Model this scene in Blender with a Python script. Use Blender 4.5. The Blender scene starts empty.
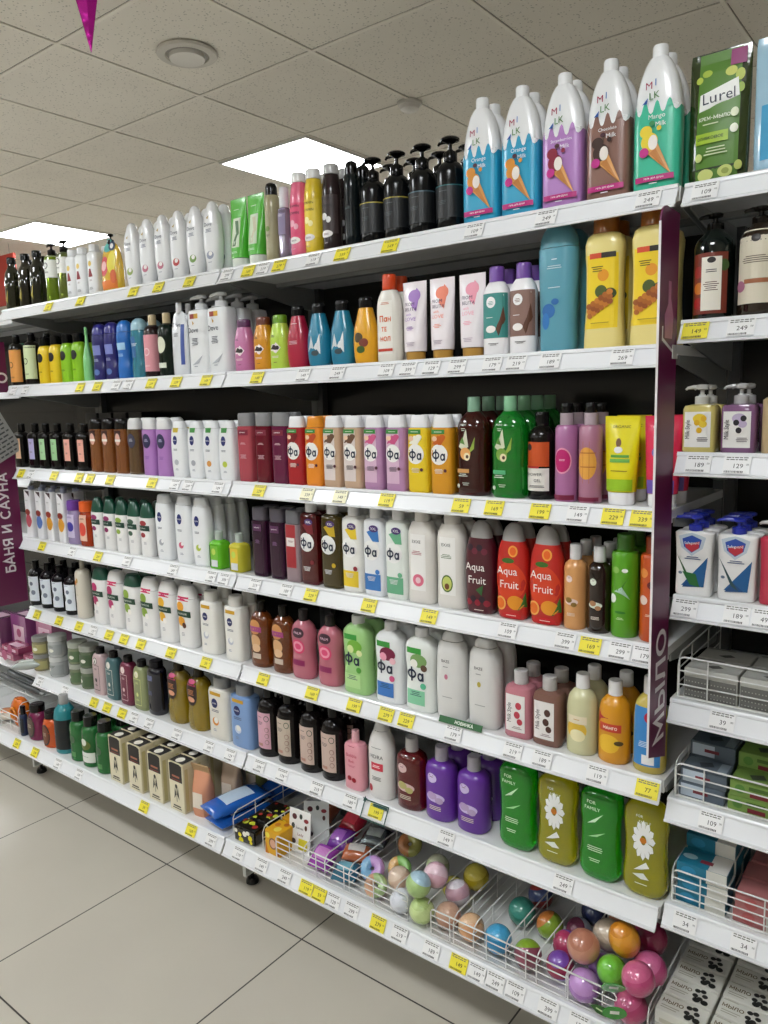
# Self-care aisle of a shop: three bays of white gondola shelving full of bottles.
import bpy, bmesh, math, random
from mathutils import Matrix, Vector

# ------------------------------------------------------------------ camera, light, exposure
scn = bpy.context.scene
COL = scn.collection
cam_d = bpy.data.cameras.new('camera'); cam_d.sensor_fit = 'VERTICAL'; cam_d.sensor_height = 36
cam_d.lens = 771.73/1024*36; cam_d.clip_start = .02
cam = bpy.data.objects.new('camera', cam_d); COL.objects.link(cam)
R_ = [[0.790677, -0.067501, 0.608501], [0.611685, 0.129184, -0.780483], [-0.025926, 0.989321, 0.143432]]
M_ = Matrix(R_).to_4x4(); M_.translation = Vector((1.7132, -1.4904, 1.4635)); cam.matrix_world = M_
scn.camera = cam
scn.view_settings.view_transform = 'Standard'; scn.view_settings.look = 'None'
scn.view_settings.exposure = 1.62; scn.view_settings.gamma = 1
scn.view_settings.use_curve_mapping = False
scn.cycles.max_bounces = 8; scn.cycles.transparent_max_bounces = 8
world = bpy.data.worlds.new('world'); scn.world = world; world.use_nodes = True
world.node_tree.nodes['Background'].inputs[0].default_value = (.9, .93, 1, 1)
world.node_tree.nodes['Background'].inputs[1].default_value = .25
CEIL = 2.6716
PANELS = [(-1.126, 1.557), (-3.526, 1.557), (-5.926, 1.557), (-5.926, -1.443), (-3.526, -1.443), (-1.126, -1.443), (1.274, -1.443), (-3.526, -3.843), (-1.126, -3.843), (1.274, -3.843), (-1.126, 3.957), (-3.526, 3.957)]  # after the first two, unseen panels added to brighten ceiling and room
PANEL_POWER = 9.0

# ------------------------------------------------------------------ helpers
def lin(h):
    h = h.lstrip('#'); o = []
    for k in (0, 2, 4):
        c = int(h[k:k+2], 16)/255
        o.append(c/12.92 if c <= .04045 else ((c+.055)/1.055)**2.4)
    return tuple(o)+(1,)
_M = {}
def mat(c, kind='p'):
    key = (c, kind)
    if key in _M: return _M[key]
    m = bpy.data.materials.new('%s_%s' % ({'p':'plastic','g':'clear_liquid','s':'translucent_plastic','l':'print','m':'metal','w':'wrap','f':'foil','pp':'paper','e':'lamp'}.get(kind, kind), c.strip('#')))
    m.use_nodes = True; nt = m.node_tree; b = nt.nodes['Principled BSDF']; I = b.inputs
    I['Base Color'].default_value = lin(c)
    def s(**k):
        for n, v in k.items(): I[n.replace('_', ' ')].default_value = v
    if kind == 'p': s(Roughness=.3); I['Coat Weight'].default_value = .35; I['Coat Roughness'].default_value = .12
    if kind == 'p' and sum(lin(c)[:3]) < .08: s(Roughness=.16); I['Coat Weight'].default_value = 0; I['Specular IOR Level'].default_value = .32
    if kind == 'p': pass
    elif kind == 'g': s(Roughness=.07, IOR=1.4); I['Transmission Weight'].default_value = .55; I['Coat Weight'].default_value = .8; I['Coat Roughness'].default_value = .03
    elif kind == 's': s(Roughness=.16, IOR=1.4); I['Transmission Weight'].default_value = .12; I['Coat Weight'].default_value = .3
    elif kind == 'l': s(Roughness=.42)
    elif kind == 'm': s(Roughness=.38, Metallic=.85)
    elif kind == 'w': s(Roughness=.18); I['Coat Weight'].default_value = .7; I['Coat Roughness'].default_value = .08
    elif kind == 'ww': s(Roughness=.28); I['Coat Weight'].default_value = 1; I['Coat Roughness'].default_value = .1
    elif kind == 'f': s(Roughness=.22, Metallic=.8)
    elif kind == 'pp': s(Roughness=.7)
    if kind in ('w', 'ww', 'f', 's', 'm', 'pp'):
        n = nt.nodes.new('ShaderNodeTexNoise'); n.inputs['Scale'].default_value = {'w':38,'ww':70,'f':30,'s':18,'m':60,'pp':90}[kind]
        t = nt.nodes.new('ShaderNodeTexCoord'); bp = nt.nodes.new('ShaderNodeBump')
        bp.inputs['Strength'].default_value = {'w':.55,'ww':.8,'f':.5,'s':.04,'m':.05,'pp':.1}[kind]; bp.inputs['Distance'].default_value = .004
        nt.links.new(t.outputs['Object'], n.inputs['Vector']); nt.links.new(n.outputs['Fac'], bp.inputs['Height']); nt.links.new(bp.outputs['Normal'], I['Normal'])
    _M[key] = m
    return m
def lamp_mat(strength):
    m = bpy.data.materials.new('lamp_diffuser'); m.use_nodes = True; b = m.node_tree.nodes['Principled BSDF']
    b.inputs['Base Color'].default_value = (.9, .9, .9, 1); b.inputs['Emission Color'].default_value = (.93, .97, 1, 1); b.inputs['Emission Strength'].default_value = strength
    return m
class MB:
    "collects vertices and faces of one mesh"
    def __init__(s): s.v = []; s.f = []; s.mi = []; s.mats = []; s.cur = 0
    def m(s, material):
        if material not in s.mats: s.mats.append(material)
        s.cur = s.mats.index(material); return s
    def add(s, vs, fs):
        o = len(s.v); s.v += [tuple(v) for v in vs]
        for f in fs: s.f.append([i+o for i in f]); s.mi.append(s.cur)
        return s
    def box(s, x0, y0, z0, x1, y1, z1):
        return s.add([(x, y, z) for x in (x0, x1) for y in (y0, y1) for z in (z0, z1)], [(0,1,3,2),(4,6,7,5),(0,4,5,1),(2,3,7,6),(0,2,6,4),(1,5,7,3)])
    def obox(s, c, size, M):
        "box turned by the 3x3 M about its centre c"
        vs = [Vector(c)+M @ Vector((x*size[0]/2, y*size[1]/2, z*size[2]/2)) for x in (-1, 1) for y in (-1, 1) for z in (-1, 1)]
        return s.add(vs, [(0,1,3,2),(4,6,7,5),(0,4,5,1),(2,3,7,6),(0,2,6,4),(1,5,7,3)])
    def rings(s, rings, close=True):
        n = len(rings[0]); vs = [p for r in rings for p in r]; fs = []
        for i in range(len(rings)-1):
            for j in range(n):
                k = (j+1) % n; fs.append((i*n+j, i*n+k, (i+1)*n+k, (i+1)*n+j))
        if close: fs.append(tuple(reversed(range(n)))); fs.append(tuple((len(rings)-1)*n+j for j in range(n)))
        return s.add(vs, fs)
    def tube(s, pts, r, n=6):
        pts = [Vector(p) for p in pts]; R = []
        for i, p in enumerate(pts):
            d = (pts[min(i+1, len(pts)-1)]-pts[max(i-1, 0)]).normalized()
            a = Vector((0, 0, 1)) if abs(d.z) < .9 else Vector((1, 0, 0))
            u = d.cross(a).normalized(); w = d.cross(u)
            rr = r[i] if isinstance(r, (list, tuple)) else r
            R.append([p+u*math.cos(2*math.pi*k/n)*rr+w*math.sin(2*math.pi*k/n)*rr for k in range(n)])
        return s.rings(R)
    def lathe(s, prof, cx=0, cy=0, n=20):
        return s.rings([[(cx+r*math.cos(2*math.pi*k/n), cy+r*math.sin(2*math.pi*k/n), z) for k in range(n)] for r, z in prof])
    def mesh(s, name, smooth=False, sharp=35, bevel=0):
        me = bpy.data.meshes.new(name); me.from_pydata(s.v, [], s.f)
        for m_ in s.mats: me.materials.append(m_)
        for p, i in zip(me.polygons, s.mi): p.material_index = i
        bm = bmesh.new(); bm.from_mesh(me)
        if bevel: bmesh.ops.bevel(bm, geom=bm.edges[:], offset=bevel, segments=2, affect='EDGES', clamp_overlap=True)
        if s.f and not getattr(s, 'keep', False): bmesh.ops.recalc_face_normals(bm, faces=bm.faces[:])
        if smooth:
            for f in bm.faces: f.smooth = True
            for e in bm.edges:
                if len(e.link_faces) == 2 and e.calc_face_angle(0) > math.radians(sharp): e.smooth = False
        bm.to_mesh(me); bm.free()
        return me
def link(name, me, parent=None, loc=(0, 0, 0), rot=None):
    o = bpy.data.objects.new(name, me); COL.objects.link(o); o.location = loc
    if rot is not None: o.rotation_euler = rot
    if parent is not None: o.parent = parent
    return o
def thing(name, label, cat, loc=(0, 0, 0), rot=None, group=None, me=None):
    o = link(name, me, None, loc, rot); tag(o, label, cat, group); return o
def tag(o, label, cat, group=None):
    w = len(label.split())
    if not 4 <= w <= 16: print('LABEL LENGTH', w, label)
    o['label'] = label; o['category'] = cat
    if group: o['group'] = group
def struct(name, me, loc=(0, 0, 0)):
    o = link(name, me, None, loc); o['kind'] = 'structure'; return o

_T = {}
def text_geo(s):
    "outline lettering as (vertices, faces, width), one unit high letters centred on the origin"
    if s in _T: return _T[s]
    cu = bpy.data.curves.new('lettering', 'FONT'); cu.body = s; cu.size = 1; cu.resolution_u = 2; cu.offset = 0
    cu.align_x = 'CENTER'; cu.align_y = 'CENTER'
    ob = bpy.data.objects.new('lettering', cu); me = bpy.data.meshes.new_from_object(ob)
    v = [(p.co.x, p.co.y) for p in me.vertices]; f = [tuple(p.vertices) for p in me.polygons]
    bpy.data.objects.remove(ob); bpy.data.meshes.remove(me); bpy.data.curves.remove(cu)
    cy = (max(p[1] for p in v)+min(p[1] for p in v))/2 if v else 0
    v = [(x, y-cy) for x, y in v]
    _T[s] = (v, f); return _T[s]
def _arc(cx, cy, rx, ry, a0, a1, n=14): return [(cx+rx*math.cos(math.radians(a0+(a1-a0)*i/n)), cy+ry*math.sin(math.radians(a0+(a1-a0)*i/n))) for i in range(n+1)]
# Cyrillic capitals drawn as strokes in a box .72 high: advance, strokes
_bowl = lambda x, y, r, w: [(x, y+r)]+_arc(x+w-r*.9, y, r*.9, r, 90, -90, 10)+[(x, y-r)]
STROKES = {
'А':(.66, [[(.06, 0), (.33, .72), (.6, 0)], [(.15, .24), (.51, .24)]]), 'Б':(.58, [[(.5, .66), (.13, .66), (.13, 0)], _bowl(.13, .23, .2, .4)]),
'В':(.6, [[(.13, 0), (.13, .72)], _bowl(.13, .51, .155, .36), _bowl(.13, .2, .17, .4)]), 'Г':(.5, [[(.13, 0), (.13, .66), (.46, .66)]]),
'Д':(.68, [[(.18, .06), (.24, .66), (.52, .66), (.52, .06)], [(.06, -.1), (.06, .06), (.62, .06), (.62, -.1)]]), 'Е':(.54, [[(.48, .66), (.13, .66), (.13, .06), (.48, .06)], [(.13, .36), (.44, .36)]]),
'И':(.68, [[(.13, .72), (.13, .0)], [(.13, .06), (.55, .66)], [(.55, .72), (.55, 0)]]), 'К':(.62, [[(.13, 0), (.13, .72)], [(.56, .72), (.2, .37), (.58, 0)]]),
'Л':(.64, [[(.03, .04), (.12, .08), (.2, .66), (.52, .66), (.52, 0)]]), 'М':(.8, [[(.12, 0), (.14, .68), (.4, .18), (.66, .68), (.68, 0)]]),
'Н':(.68, [[(.13, 0), (.13, .72)], [(.55, 0), (.55, .72)], [(.13, .37), (.55, .37)]]), 'О':(.74, [_arc(.37, .36, .27, .31, 90, 450, 22)]),
'П':(.66, [[(.13, 0), (.13, .66), (.53, .66), (.53, 0)]]), 'Р':(.58, [[(.13, 0), (.13, .72)], _bowl(.13, .48, .18, .39)]), 'С':(.68, [_arc(.37, .36, .27, .31, 45, 315, 16)]),
'Т':(.58, [[(.04, .66), (.54, .66)], [(.29, .66), (.29, 0)]]), 'У':(.6, [[(.05, .72), (.3, .24)], [(.56, .72), (.26, .1), (.1, .04)]]),
'Ф':(.84, [_arc(.42, .37, .3, .22, 90, 450, 22), [(.42, -.08), (.42, .8)]]), 'Ы':(.8, [[(.12, 0), (.12, .72)], _bowl(.12, .22, .19, .38), [(.68, 0), (.68, .72)]]),
'Я':(.6, [[(.48, 0), (.48, .72)], [(.48, .66), (.26, .66)]+_arc(.26, .48, .17, .18, 90, 270, 8)+[(.48, .3)], [(.3, .3), (.08, 0)]]), 'а':(.56, [_arc(.26, .24, .17, .2, 90, 450, 16), [(.45, .5), (.45, 0)]]),
'-':(.4, [[(.08, .34), (.32, .34)]]), ' ':(.32, [])}
def ribbon(pts, w):
    L, R2 = [], []; n = len(pts); closed = math.dist(pts[0], pts[-1]) < 1e-6
    for i, p in enumerate(pts):
        a = pts[i-1] if i else (pts[-2] if closed else None); b = pts[i+1] if i < n-1 else (pts[1] if closed else None); d = []
        for q, s in ((a, -1), (b, 1)):
            if q is not None: l = math.dist(p, q); d.append(((q[0]-p[0])*s/l, (q[1]-p[1])*s/l))
        tx, ty = sum(q[0] for q in d), sum(q[1] for q in d); l = math.hypot(tx, ty) or 1; tx, ty = tx/l, ty/l
        k = w/2/max(.35, abs(tx*d[0][0]+ty*d[0][1])); L.append((p[0]-ty*k, p[1]+tx*k)); R2.append((p[0]+ty*k, p[1]-tx*k))
    return [[R2[i], R2[i+1], L[i+1], L[i]] for i in range(n-1)]
def flat_text(mb, s, size, place, rot=0, sx=1):
    c, n = math.cos(rot), math.sin(rot)
    def tr(x, y): return place((x*sx*c-y*n)*size, (x*sx*n+y*c)*size)
    if all(ch.upper() in STROKES for ch in s) and any(ord(ch) > 999 for ch in s):
        x = -sum(STROKES[ch if ch in STROKES else ch.upper()][0]*(1 if ch in STROKES else .74) for ch in s)/2; lay = 0
        o = Vector(tr(0, 0)); nr = (Vector(tr(.01, 0))-o).cross(Vector(tr(0, .01))-o).normalized()
        for ch in s:
            k = 1 if ch in STROKES else .74; adv, st = STROKES[ch if ch in STROKES else ch.upper()]
            for p in st:
                lay += 1
                for q in ribbon(p, .125):
                    vs = [Vector(tr(x+u*k, v*k-.36))+nr*(lay % 3)*6e-5 for u, v in q]; mb.add(vs, [(0, 1, 2, 3)])
            x += adv*k
        return
    v, f = text_geo(s); mb.add([tr(x, y) for x, y in v], f)

# ------------------------------------------------------------------ bottle outlines
# bottle outlines: parts from the foot up, each (part name, superellipse power, [(height share, half width share, half depth share)]); None depth = round
def _cap(t0,t1,w,n=2): return ('cap',n,[(t0,w*.96,None),(t0+.004,w,None),(t1-.01,w*.97,None),(t1,w*.88,None)])
def _neck(*p): return list(p)
G={
'dove':dict(r=.52,n=2.7,parts=[('bottle_body',2.7,[(0,.6,.75),(.02,.67,.8),(.2,.86,.95),(.42,1,1),(.62,.97,1),(.78,.84,.92),(.86,.71,.84)]),('cap',2.2,[(.864,.68,.8),(.93,.56,.7),(.975,.43,.55),(1,.24,.35)])]),
'wine':dict(r=1,n=2,parts=[('bottle_body',2,[(0,.9,.9),(.02,1,1),(.5,1,1),(.7,.85,.85),(.82,.5,.5),(.9,.42,.42)]),_cap(.88,1,.55)]),
'rpump':dict(r=1,n=2,parts=[('bottle_body',2,[(0,.94,.94),(.015,1,1),(.72,1,1),(.77,.9,.9),(.8,.5,.5),(.81,.42,.42)])],pump=(.81,.5,.75,1.2)),
'bpump':dict(r=1,n=2,parts=[('bottle_body',2,[(0,.94,.94),(.015,1,1),(.6,1,1),(.66,.93,.93),(.71,.7,.7),(.74,.46,.46)])],pump=(.73,.46,.8,1.55)),
'wpump':dict(r=.62,n=3.8,parts=[('bottle_body',3.8,[(0,.93,.93),(.015,1,1),(.76,.98,1),(.8,.93,.96),(.82,.6,.7)])],pump=(.815,.42,.85)),
'dpump':dict(r=1,n=2,parts=[('bottle_body',2,[(0,.94,.94),(.02,1,1),(.68,1,1),(.76,.85,.85),(.82,.5,.5),(.85,.4,.4)])],pump=(.84,.42,.7)),
'sqpump':dict(r=.8,n=5,parts=[('bottle_body',5,[(0,.93,.93),(.02,1,1),(.64,1,1),(.69,.9,.9),(.71,.5,.5)])],pump=(.7,.42,.85)),
'safe':dict(r=.5,n=4,parts=[('bottle_body',4,[(0,.9,.9),(.02,.94,.95),(.35,.92,.95),(.7,.98,1),(.78,1,1),(.8,.9,.9),(.81,.4,.5)])],pump=(.8,.36,.95)),
'whitecyl':dict(r=.7,n=2.6,parts=[('bottle_body',2.6,[(0,.95,.95),(.015,1,1),(.82,1,1),(.86,.8,.8),(.87,.6,.7)]),_cap(.87,1,.58)]),
'can':dict(r=1,n=2,parts=[('bottle_body',2,[(0,.94,.94),(.015,1,1),(.82,1,1),(.84,.9,.9)]),('cap',2,[(.842,.8,None),(.95,.78,None),(.985,.66,None),(1,.4,None)])]),
'smallcyl':dict(r=1,n=2,parts=[('bottle_body',2,[(0,.95,.95),(.02,1,1),(.68,1,1),(.72,.75,.75)]),_cap(.72,1,.72)]),
'vita':dict(r=1,n=2,parts=[('bottle_body',2,[(0,.95,.95),(.02,1,1),(.68,1,1),(.78,.9,.9),(.88,.76,.76)]),_cap(.885,1,.78)]),
'milk':dict(r=.5,n=4,parts=[('bottle_body',4,[(0,.94,.94),(.012,.99,1),(.5,1,1),(.568,.98,1)]),('upper_body',3.2,[(.568,.98,1),(.64,.94,1),(.76,.8,.95),(.86,.58,.85),(.905,.42,.7),(.915,.34,.66)]),_cap(.9,1,.33)]),
'pouch':dict(r=.34,n=2.2,parts=[('bottle_body',2.2,[(0,.92,.85),(.03,.97,.95),(.25,1,1),(.6,1,.75),(.85,1,.3),(.93,1,.08),(1,.97,.05)])]),
'pouchs':dict(r=.4,n=2.2,parts=[('bottle_body',2.2,[(0,.92,.85),(.03,.97,.95),(.25,1,1),(.6,1,.75),(.78,.85,.3),(.85,.7,.1),(.88,.4,.1)]),_cap(.86,1,.25)]),
'pouchpump':dict(r=.4,n=2.2,parts=[('bottle_body',2.2,[(0,.9,.85),(.1,1,1),(.4,1,1),(.65,.9,.6),(.8,.6,.35),(.85,.3,.3)])],pump=(.82,.2,.35)),
'tube':dict(r=.9,n=2.2,parts=[('cap',2,[(0,.74,.74),(.02,.78,.78),(.15,.8,.8)]),('bottle_body',2.2,[(.155,.84,.84),(.3,.88,.8),(.6,.95,.5),(.9,1,.14),(.96,1,.05),(1,1,.05)])]),
'tube2':dict(r=.85,n=2.2,parts=[('cap',2,[(0,.66,.66),(.02,.7,.7),(.12,.72,.72)]),('bottle_body',2.2,[(.125,.8,.8),(.3,.86,.72),(.6,.94,.45),(.9,1,.13),(.96,1,.05),(1,1,.05)])]),
'tube3':dict(r=.8,n=2.2,parts=[('cap',2,[(0,.7,.7),(.02,.74,.74),(.14,.76,.76)]),('bottle_body',2.2,[(.145,.8,.8),(.3,.86,.72),(.6,.94,.45),(.9,1,.13),(.96,1,.05),(1,1,.05)])]),
'boston':dict(r=.95,n=2.2,parts=[('bottle_body',2.2,[(0,.94,.94),(.015,1,1),(.72,1,1),(.8,.8,.8),(.84,.4,.4)]),_cap(.84,1,.42)]),
'bostonb':dict(r=.8,n=3,parts=[('bottle_body',3,[(0,.94,.94),(.015,1,1),(.7,1,1),(.78,.85,.85),(.82,.4,.4)]),_cap(.82,1,.42)]),
'boston5':dict(r=.95,n=2,parts=[('bottle_body',2,[(0,.94,.94),(.015,1,1),(.68,1,1),(.78,.8,.8),(.84,.4,.4)]),_cap(.84,1,.42)]),
'boston6':dict(r=.9,n=2,parts=[('bottle_body',2,[(0,.94,.94),(.015,1,1),(.66,1,1),(.76,.82,.82),(.82,.42,.42)]),_cap(.82,1,.44)]),
'domeblk':dict(r=.8,n=2.2,parts=[('bottle_body',2.2,[(0,.95,.95),(.015,1,1),(.6,1,1),(.72,.93,.93),(.8,.75,.75),(.82,.6,.6)]),_cap(.82,1,.62)]),
'vase':dict(r=.9,n=2,parts=[('bottle_body',2,[(0,.9,.9),(.02,1,1),(.35,1,1),(.55,.7,.7),(.7,.38,.38),(.85,.3,.3)]),_cap(.85,1,.3)]),
'wavy':dict(r=.75,n=2.2,parts=[('bottle_body',2.2,[(0,.85,.9),(.03,.95,1),(.2,1,1),(.35,.86,.95),(.5,.9,.95),(.68,1,1),(.8,.95,.97)]),('cap',2.2,[(.805,.92,.95),(.9,.85,.9),(.97,.6,.65),(1,.3,.35)])]),
'wavy6':dict(r=.75,n=2.4,parts=[('bottle_body',2.4,[(0,.9,.9),(.03,1,1),(.5,1,1),(.8,.95,.97),(.88,.7,.7)]),_cap(.885,1,.6)]),
'milkshort':dict(r=.7,n=2.5,parts=[('bottle_body',2.5,[(0,.92,.92),(.03,1,1),(.55,1,1),(.75,.8,.85),(.85,.66,.72)]),('cap',2.2,[(.855,.7,.76),(.98,.68,.74),(1,.6,.66)])]),
'tear':dict(r=.7,n=2.4,parts=[('bottle_body',2.4,[(0,.74,.78),(.03,.86,.88),(.28,1,1),(.5,.94,.96),(.7,.7,.78),(.84,.52,.62)]),('cap',2,[(.845,.54,.64),(.97,.54,.64),(1,.44,.54)])]),
'pant':dict(r=.6,n=3,parts=[('bottle_body',3,[(0,.92,.92),(.02,1,1),(.6,1,1),(.72,.9,.93),(.82,.6,.7)]),_cap(.825,1,.52)]),
'belb':dict(r=.75,n=2.5,parts=[('bottle_body',2.5,[(0,.92,.92),(.02,1,1),(.68,1,1),(.76,.88,.9),(.83,.58,.62)]),_cap(.83,1,.55)]),
'bigteal':dict(r=.6,n=2.8,parts=[('bottle_body',2.8,[(0,.86,.9),(.02,.92,.95),(.3,.92,.95),(.7,1,1),(.82,1,1)]),('cap',2.4,[(.825,.97,.98),(.9,.93,.95),(.96,.78,.85),(1,.5,.6)])]),
'amberbig':dict(r=.6,n=3.4,parts=[('bottle_body',3.4,[(0,.98,1),(.02,1,1),(.35,.9,.95),(.6,.9,.95),(.8,.97,1),(.86,.86,.9),(.88,.66,.8)]),_cap(.88,1,.62)]),
'fluid':dict(r=.6,n=2.8,parts=[('bottle_body',2.8,[(0,.9,.9),(.02,.97,.97),(.25,.95,.97),(.45,.88,.95),(.7,1,1),(.8,.97,1)]),('cap',2.4,[(.805,.9,.94),(.9,.86,.9),(.97,.75,.8),(1,.55,.6)])]),
'niv':dict(r=.55,n=3,parts=[('bottle_body',3,[(0,.84,.88),(.02,.9,.93),(.3,1,1),(.55,1,1),(.75,.94,.97),(.87,.82,.88)]),('cap',2.4,[(.875,.79,.85),(.96,.7,.78),(.99,.62,.7),(1,.5,.6)])]),
'palm':dict(r=.62,n=3.6,parts=[('bottle_body',3.6,[(0,.92,.92),(.015,.98,.98),(.78,1,1),(.81,.96,.97)]),('cap',2.8,[(.815,.93,.93),(.97,.93,.93),(1,.86,.86)])]),
'fa':dict(r=.58,n=4.2,parts=[('bottle_body',4.2,[(0,.9,.9),(.015,.97,.97),(.05,1,1),(.7,1,1),(.79,.97,.98),(.835,.92,.94)]),('cap',2.9,[(.84,.88,.9),(.96,.78,.82),(.99,.74,.78),(1,.66,.7)])]),
'pet':dict(r=.72,n=2.6,parts=[('bottle_body',2.6,[(0,.9,.9),(.02,.97,.97),(.1,1,1),(.35,.97,.97),(.6,1,1),(.74,.88,.9),(.82,.55,.6),(.86,.32,.4)]),_cap(.85,1,.36)]),
'sgel':dict(r=.95,n=2,parts=[('bottle_body',2,[(0,.94,.94),(.015,1,1),(.7,1,1),(.78,.85,.85),(.84,.5,.5)]),_cap(.84,1,.5)]),
'fruitcan':dict(r=1,n=2,parts=[('bottle_body',2,[(0,.95,.95),(.01,1,1),(.75,1,1),(.78,.8,.8)]),('collar',2,[(.78,.6,None),(.9,.6,None)]),_cap(.9,1,.5)]),
'cartn':dict(r=.9,n=6,parts=[('bottle_body',6,[(0,1,1),(.93,1,1)]),_cap(.93,1,.5)]),
'small':dict(r=.62,n=2.4,parts=[('bottle_body',2.4,[(0,.9,.9),(.02,1,1),(.6,1,1),(.72,.85,.88),(.77,.7,.75)]),_cap(.77,1,.7)]),
'palmol':dict(r=.55,n=3,parts=[('bottle_body',3,[(0,.85,.9),(.02,.92,.95),(.35,.9,.95),(.6,1,1),(.72,1,1)]),('cap',2.4,[(.72,1.0,1.0),(.8,.93,.95),(.93,.66,.75),(.98,.5,.6),(1,.35,.4)])]),
'soapb':dict(r=.85,n=4,parts=[('bottle_body',4,[(0,.94,.94),(.02,1,1),(.62,1,1),(.7,.9,.9),(.76,.5,.5)]),_cap(.75,1,.42)]),
'faxxl':dict(r=.62,n=4.2,parts=[('bottle_body',4.2,[(0,.9,.9),(.015,.97,.97),(.05,1,1),(.76,1,1),(.82,.95,.96),(.85,.6,.7)]),_cap(.85,1,.5)]),
'exxe':dict(r=.62,n=3,parts=[('bottle_body',3,[(0,.92,.92),(.015,1,1),(.35,.96,.97),(.7,.98,1),(.8,.88,.92),(.87,.62,.75)]),_cap(.87,1,.52)]),
'aqua':dict(r=.55,n=3.2,parts=[('bottle_body',3.2,[(0,.82,.85),(.02,.9,.92),(.25,.96,.97),(.5,1,1),(.7,.92,.96),(.82,.72,.85)]),('cap',2.3,[(.82,.72,.84),(.9,.64,.76),(.96,.48,.6),(1,.22,.3)])]),
'round':dict(r=.95,n=2,parts=[('bottle_body',2,[(0,.94,.94),(.015,1,1),(.7,1,1),(.77,.88,.88),(.82,.5,.5)]),_cap(.82,1,.52)]),
'round5':dict(r=.85,n=2.1,parts=[('bottle_body',2.1,[(0,.92,.92),(.02,1,1),(.55,1,1),(.7,.9,.9),(.79,.6,.6),(.82,.4,.4)]),_cap(.82,1,.44)]),
'round6':dict(r=.8,n=2.3,parts=[('bottle_body',2.3,[(0,.92,.92),(.02,1,1),(.65,1,1),(.75,.88,.9),(.81,.5,.55)]),_cap(.81,1,.4)]),
'round7':dict(r=.95,n=2,parts=[('bottle_body',2,[(0,.92,.92),(.02,1,1),(.6,1,1),(.74,.88,.88),(.84,.5,.5)]),_cap(.84,1,.42)]),
'gcan':dict(r=1,n=2,parts=[('bottle_body',2,[(0,.94,.94),(.015,1,1),(.8,1,1),(.83,.9,.9),(.84,.6,.6)]),_cap(.84,1,.66)]),
'creamb':dict(r=.9,n=2.2,parts=[('bottle_body',2.2,[(0,.94,.94),(.02,1,1),(.5,1,1),(.75,.98,1),(.82,.8,.85),(.85,.35,.4)]),_cap(.85,1,.28)]),
'palmbig':dict(r=.55,n=3,parts=[('bottle_body',3,[(0,.86,.9),(.02,.93,.95),(.35,.9,.95),(.65,1,1),(.8,.98,1)]),('cap',2.4,[(.805,.96,.98),(.9,.85,.9),(.96,.72,.8),(1,.55,.6)])]),
'nivbig':dict(r=.6,n=3.8,parts=[('bottle_body',3.8,[(0,.93,.93),(.015,.98,1),(.5,.97,1),(.76,1,1),(.82,.92,.95),(.84,.62,.8)]),('cap',2.3,[(.84,.6,.82),(.98,.58,.8),(1,.52,.7)])]),
'wave':dict(r=.7,n=2.4,parts=[('bottle_body',2.4,[(0,.88,.9),(.02,.95,.96),(.15,1,1),(.4,.9,.93),(.62,1,1),(.76,.85,.88),(.84,.45,.5)]),_cap(.84,1,.36)]),
'fabig':dict(r=.58,n=3.4,parts=[('bottle_body',3.4,[(0,.92,.92),(.015,.98,1),(.2,.97,1),(.42,.9,.95),(.65,.98,1),(.78,.96,1),(.86,.7,.85),(.9,.4,.6)]),_cap(.89,1,.4)]),
'baze':dict(r=.72,n=2.6,parts=[('bottle_body',2.6,[(0,.92,.92),(.02,.98,1),(.4,1,1),(.75,.95,.97),(.86,.82,.88),(.9,.68,.78)]),('cap',2.3,[(.905,.66,.76),(.96,.6,.7),(1,.4,.5)])]),
'sqb':dict(r=.8,n=4,parts=[('bottle_body',4,[(0,.93,.93),(.02,1,1),(.66,1,1),(.76,.88,.88),(.8,.5,.5)]),_cap(.8,1,.48)]),
'jars':dict(r=1,n=2,parts=[('bottle_body',2,[(0,.92,None),(.02,.98,None),(.36,.98,None),(.37,.9,None)]),('lid',2,[(.37,1,None),(.48,1,None),(.485,.9,None)]),('bottle_body',2,[(.49,.92,None),(.51,.98,None),(.86,.98,None),(.87,.9,None)]),('lid',2,[(.87,1,None),(.99,1,None),(1,.93,None)])]),
'natu':dict(r=.62,n=3,parts=[('bottle_body',3,[(0,.92,.92),(.02,1,1),(.6,1,1),(.75,.92,.95),(.85,.68,.78),(.87,.4,.6)]),_cap(.87,1,.42)]),
'bubble':dict(r=.65,n=3.6,parts=[('bottle_body',3.6,[(0,.94,.94),(.015,1,1),(.72,1,1),(.78,.85,.88),(.8,.36,.5)]),_cap(.8,1,.34)]),
'vidra':dict(r=.7,n=2.2,parts=[('bottle_body',2.2,[(0,.92,.92),(.02,1,1),(.6,1,1),(.76,.85,.9),(.88,.55,.7)]),('cap',2.2,[(.885,.53,.68),(.97,.4,.55),(1,.25,.35)])]),
'daisy':dict(r=.6,n=3,parts=[('bottle_body',3,[(0,.7,.75),(.015,.84,.88),(.07,.99,1),(.2,1,1),(.3,.93,.96),(.5,.92,.95),(.68,1,1),(.8,.97,1),(.87,.7,.8),(.9,.4,.5)]),_cap(.9,1,.36)]),
'scrub':dict(r=.8,n=2.1,parts=[('bottle_body',2.1,[(0,.82,.85),(.03,.94,.95),(.35,1,1),(.6,.95,.96),(.75,.75,.78),(.8,.6,.6)]),_cap(.8,1,.62)]),
'scrubg':dict(r=.85,n=2.1,parts=[('bottle_body',2.1,[(0,.9,.9),(.02,1,1),(.65,1,1),(.76,.85,.87),(.8,.6,.6)]),_cap(.8,1,.64)]),
}
G['nivbig6']=G['nivbig']; G['wave6']=G['wave']

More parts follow.
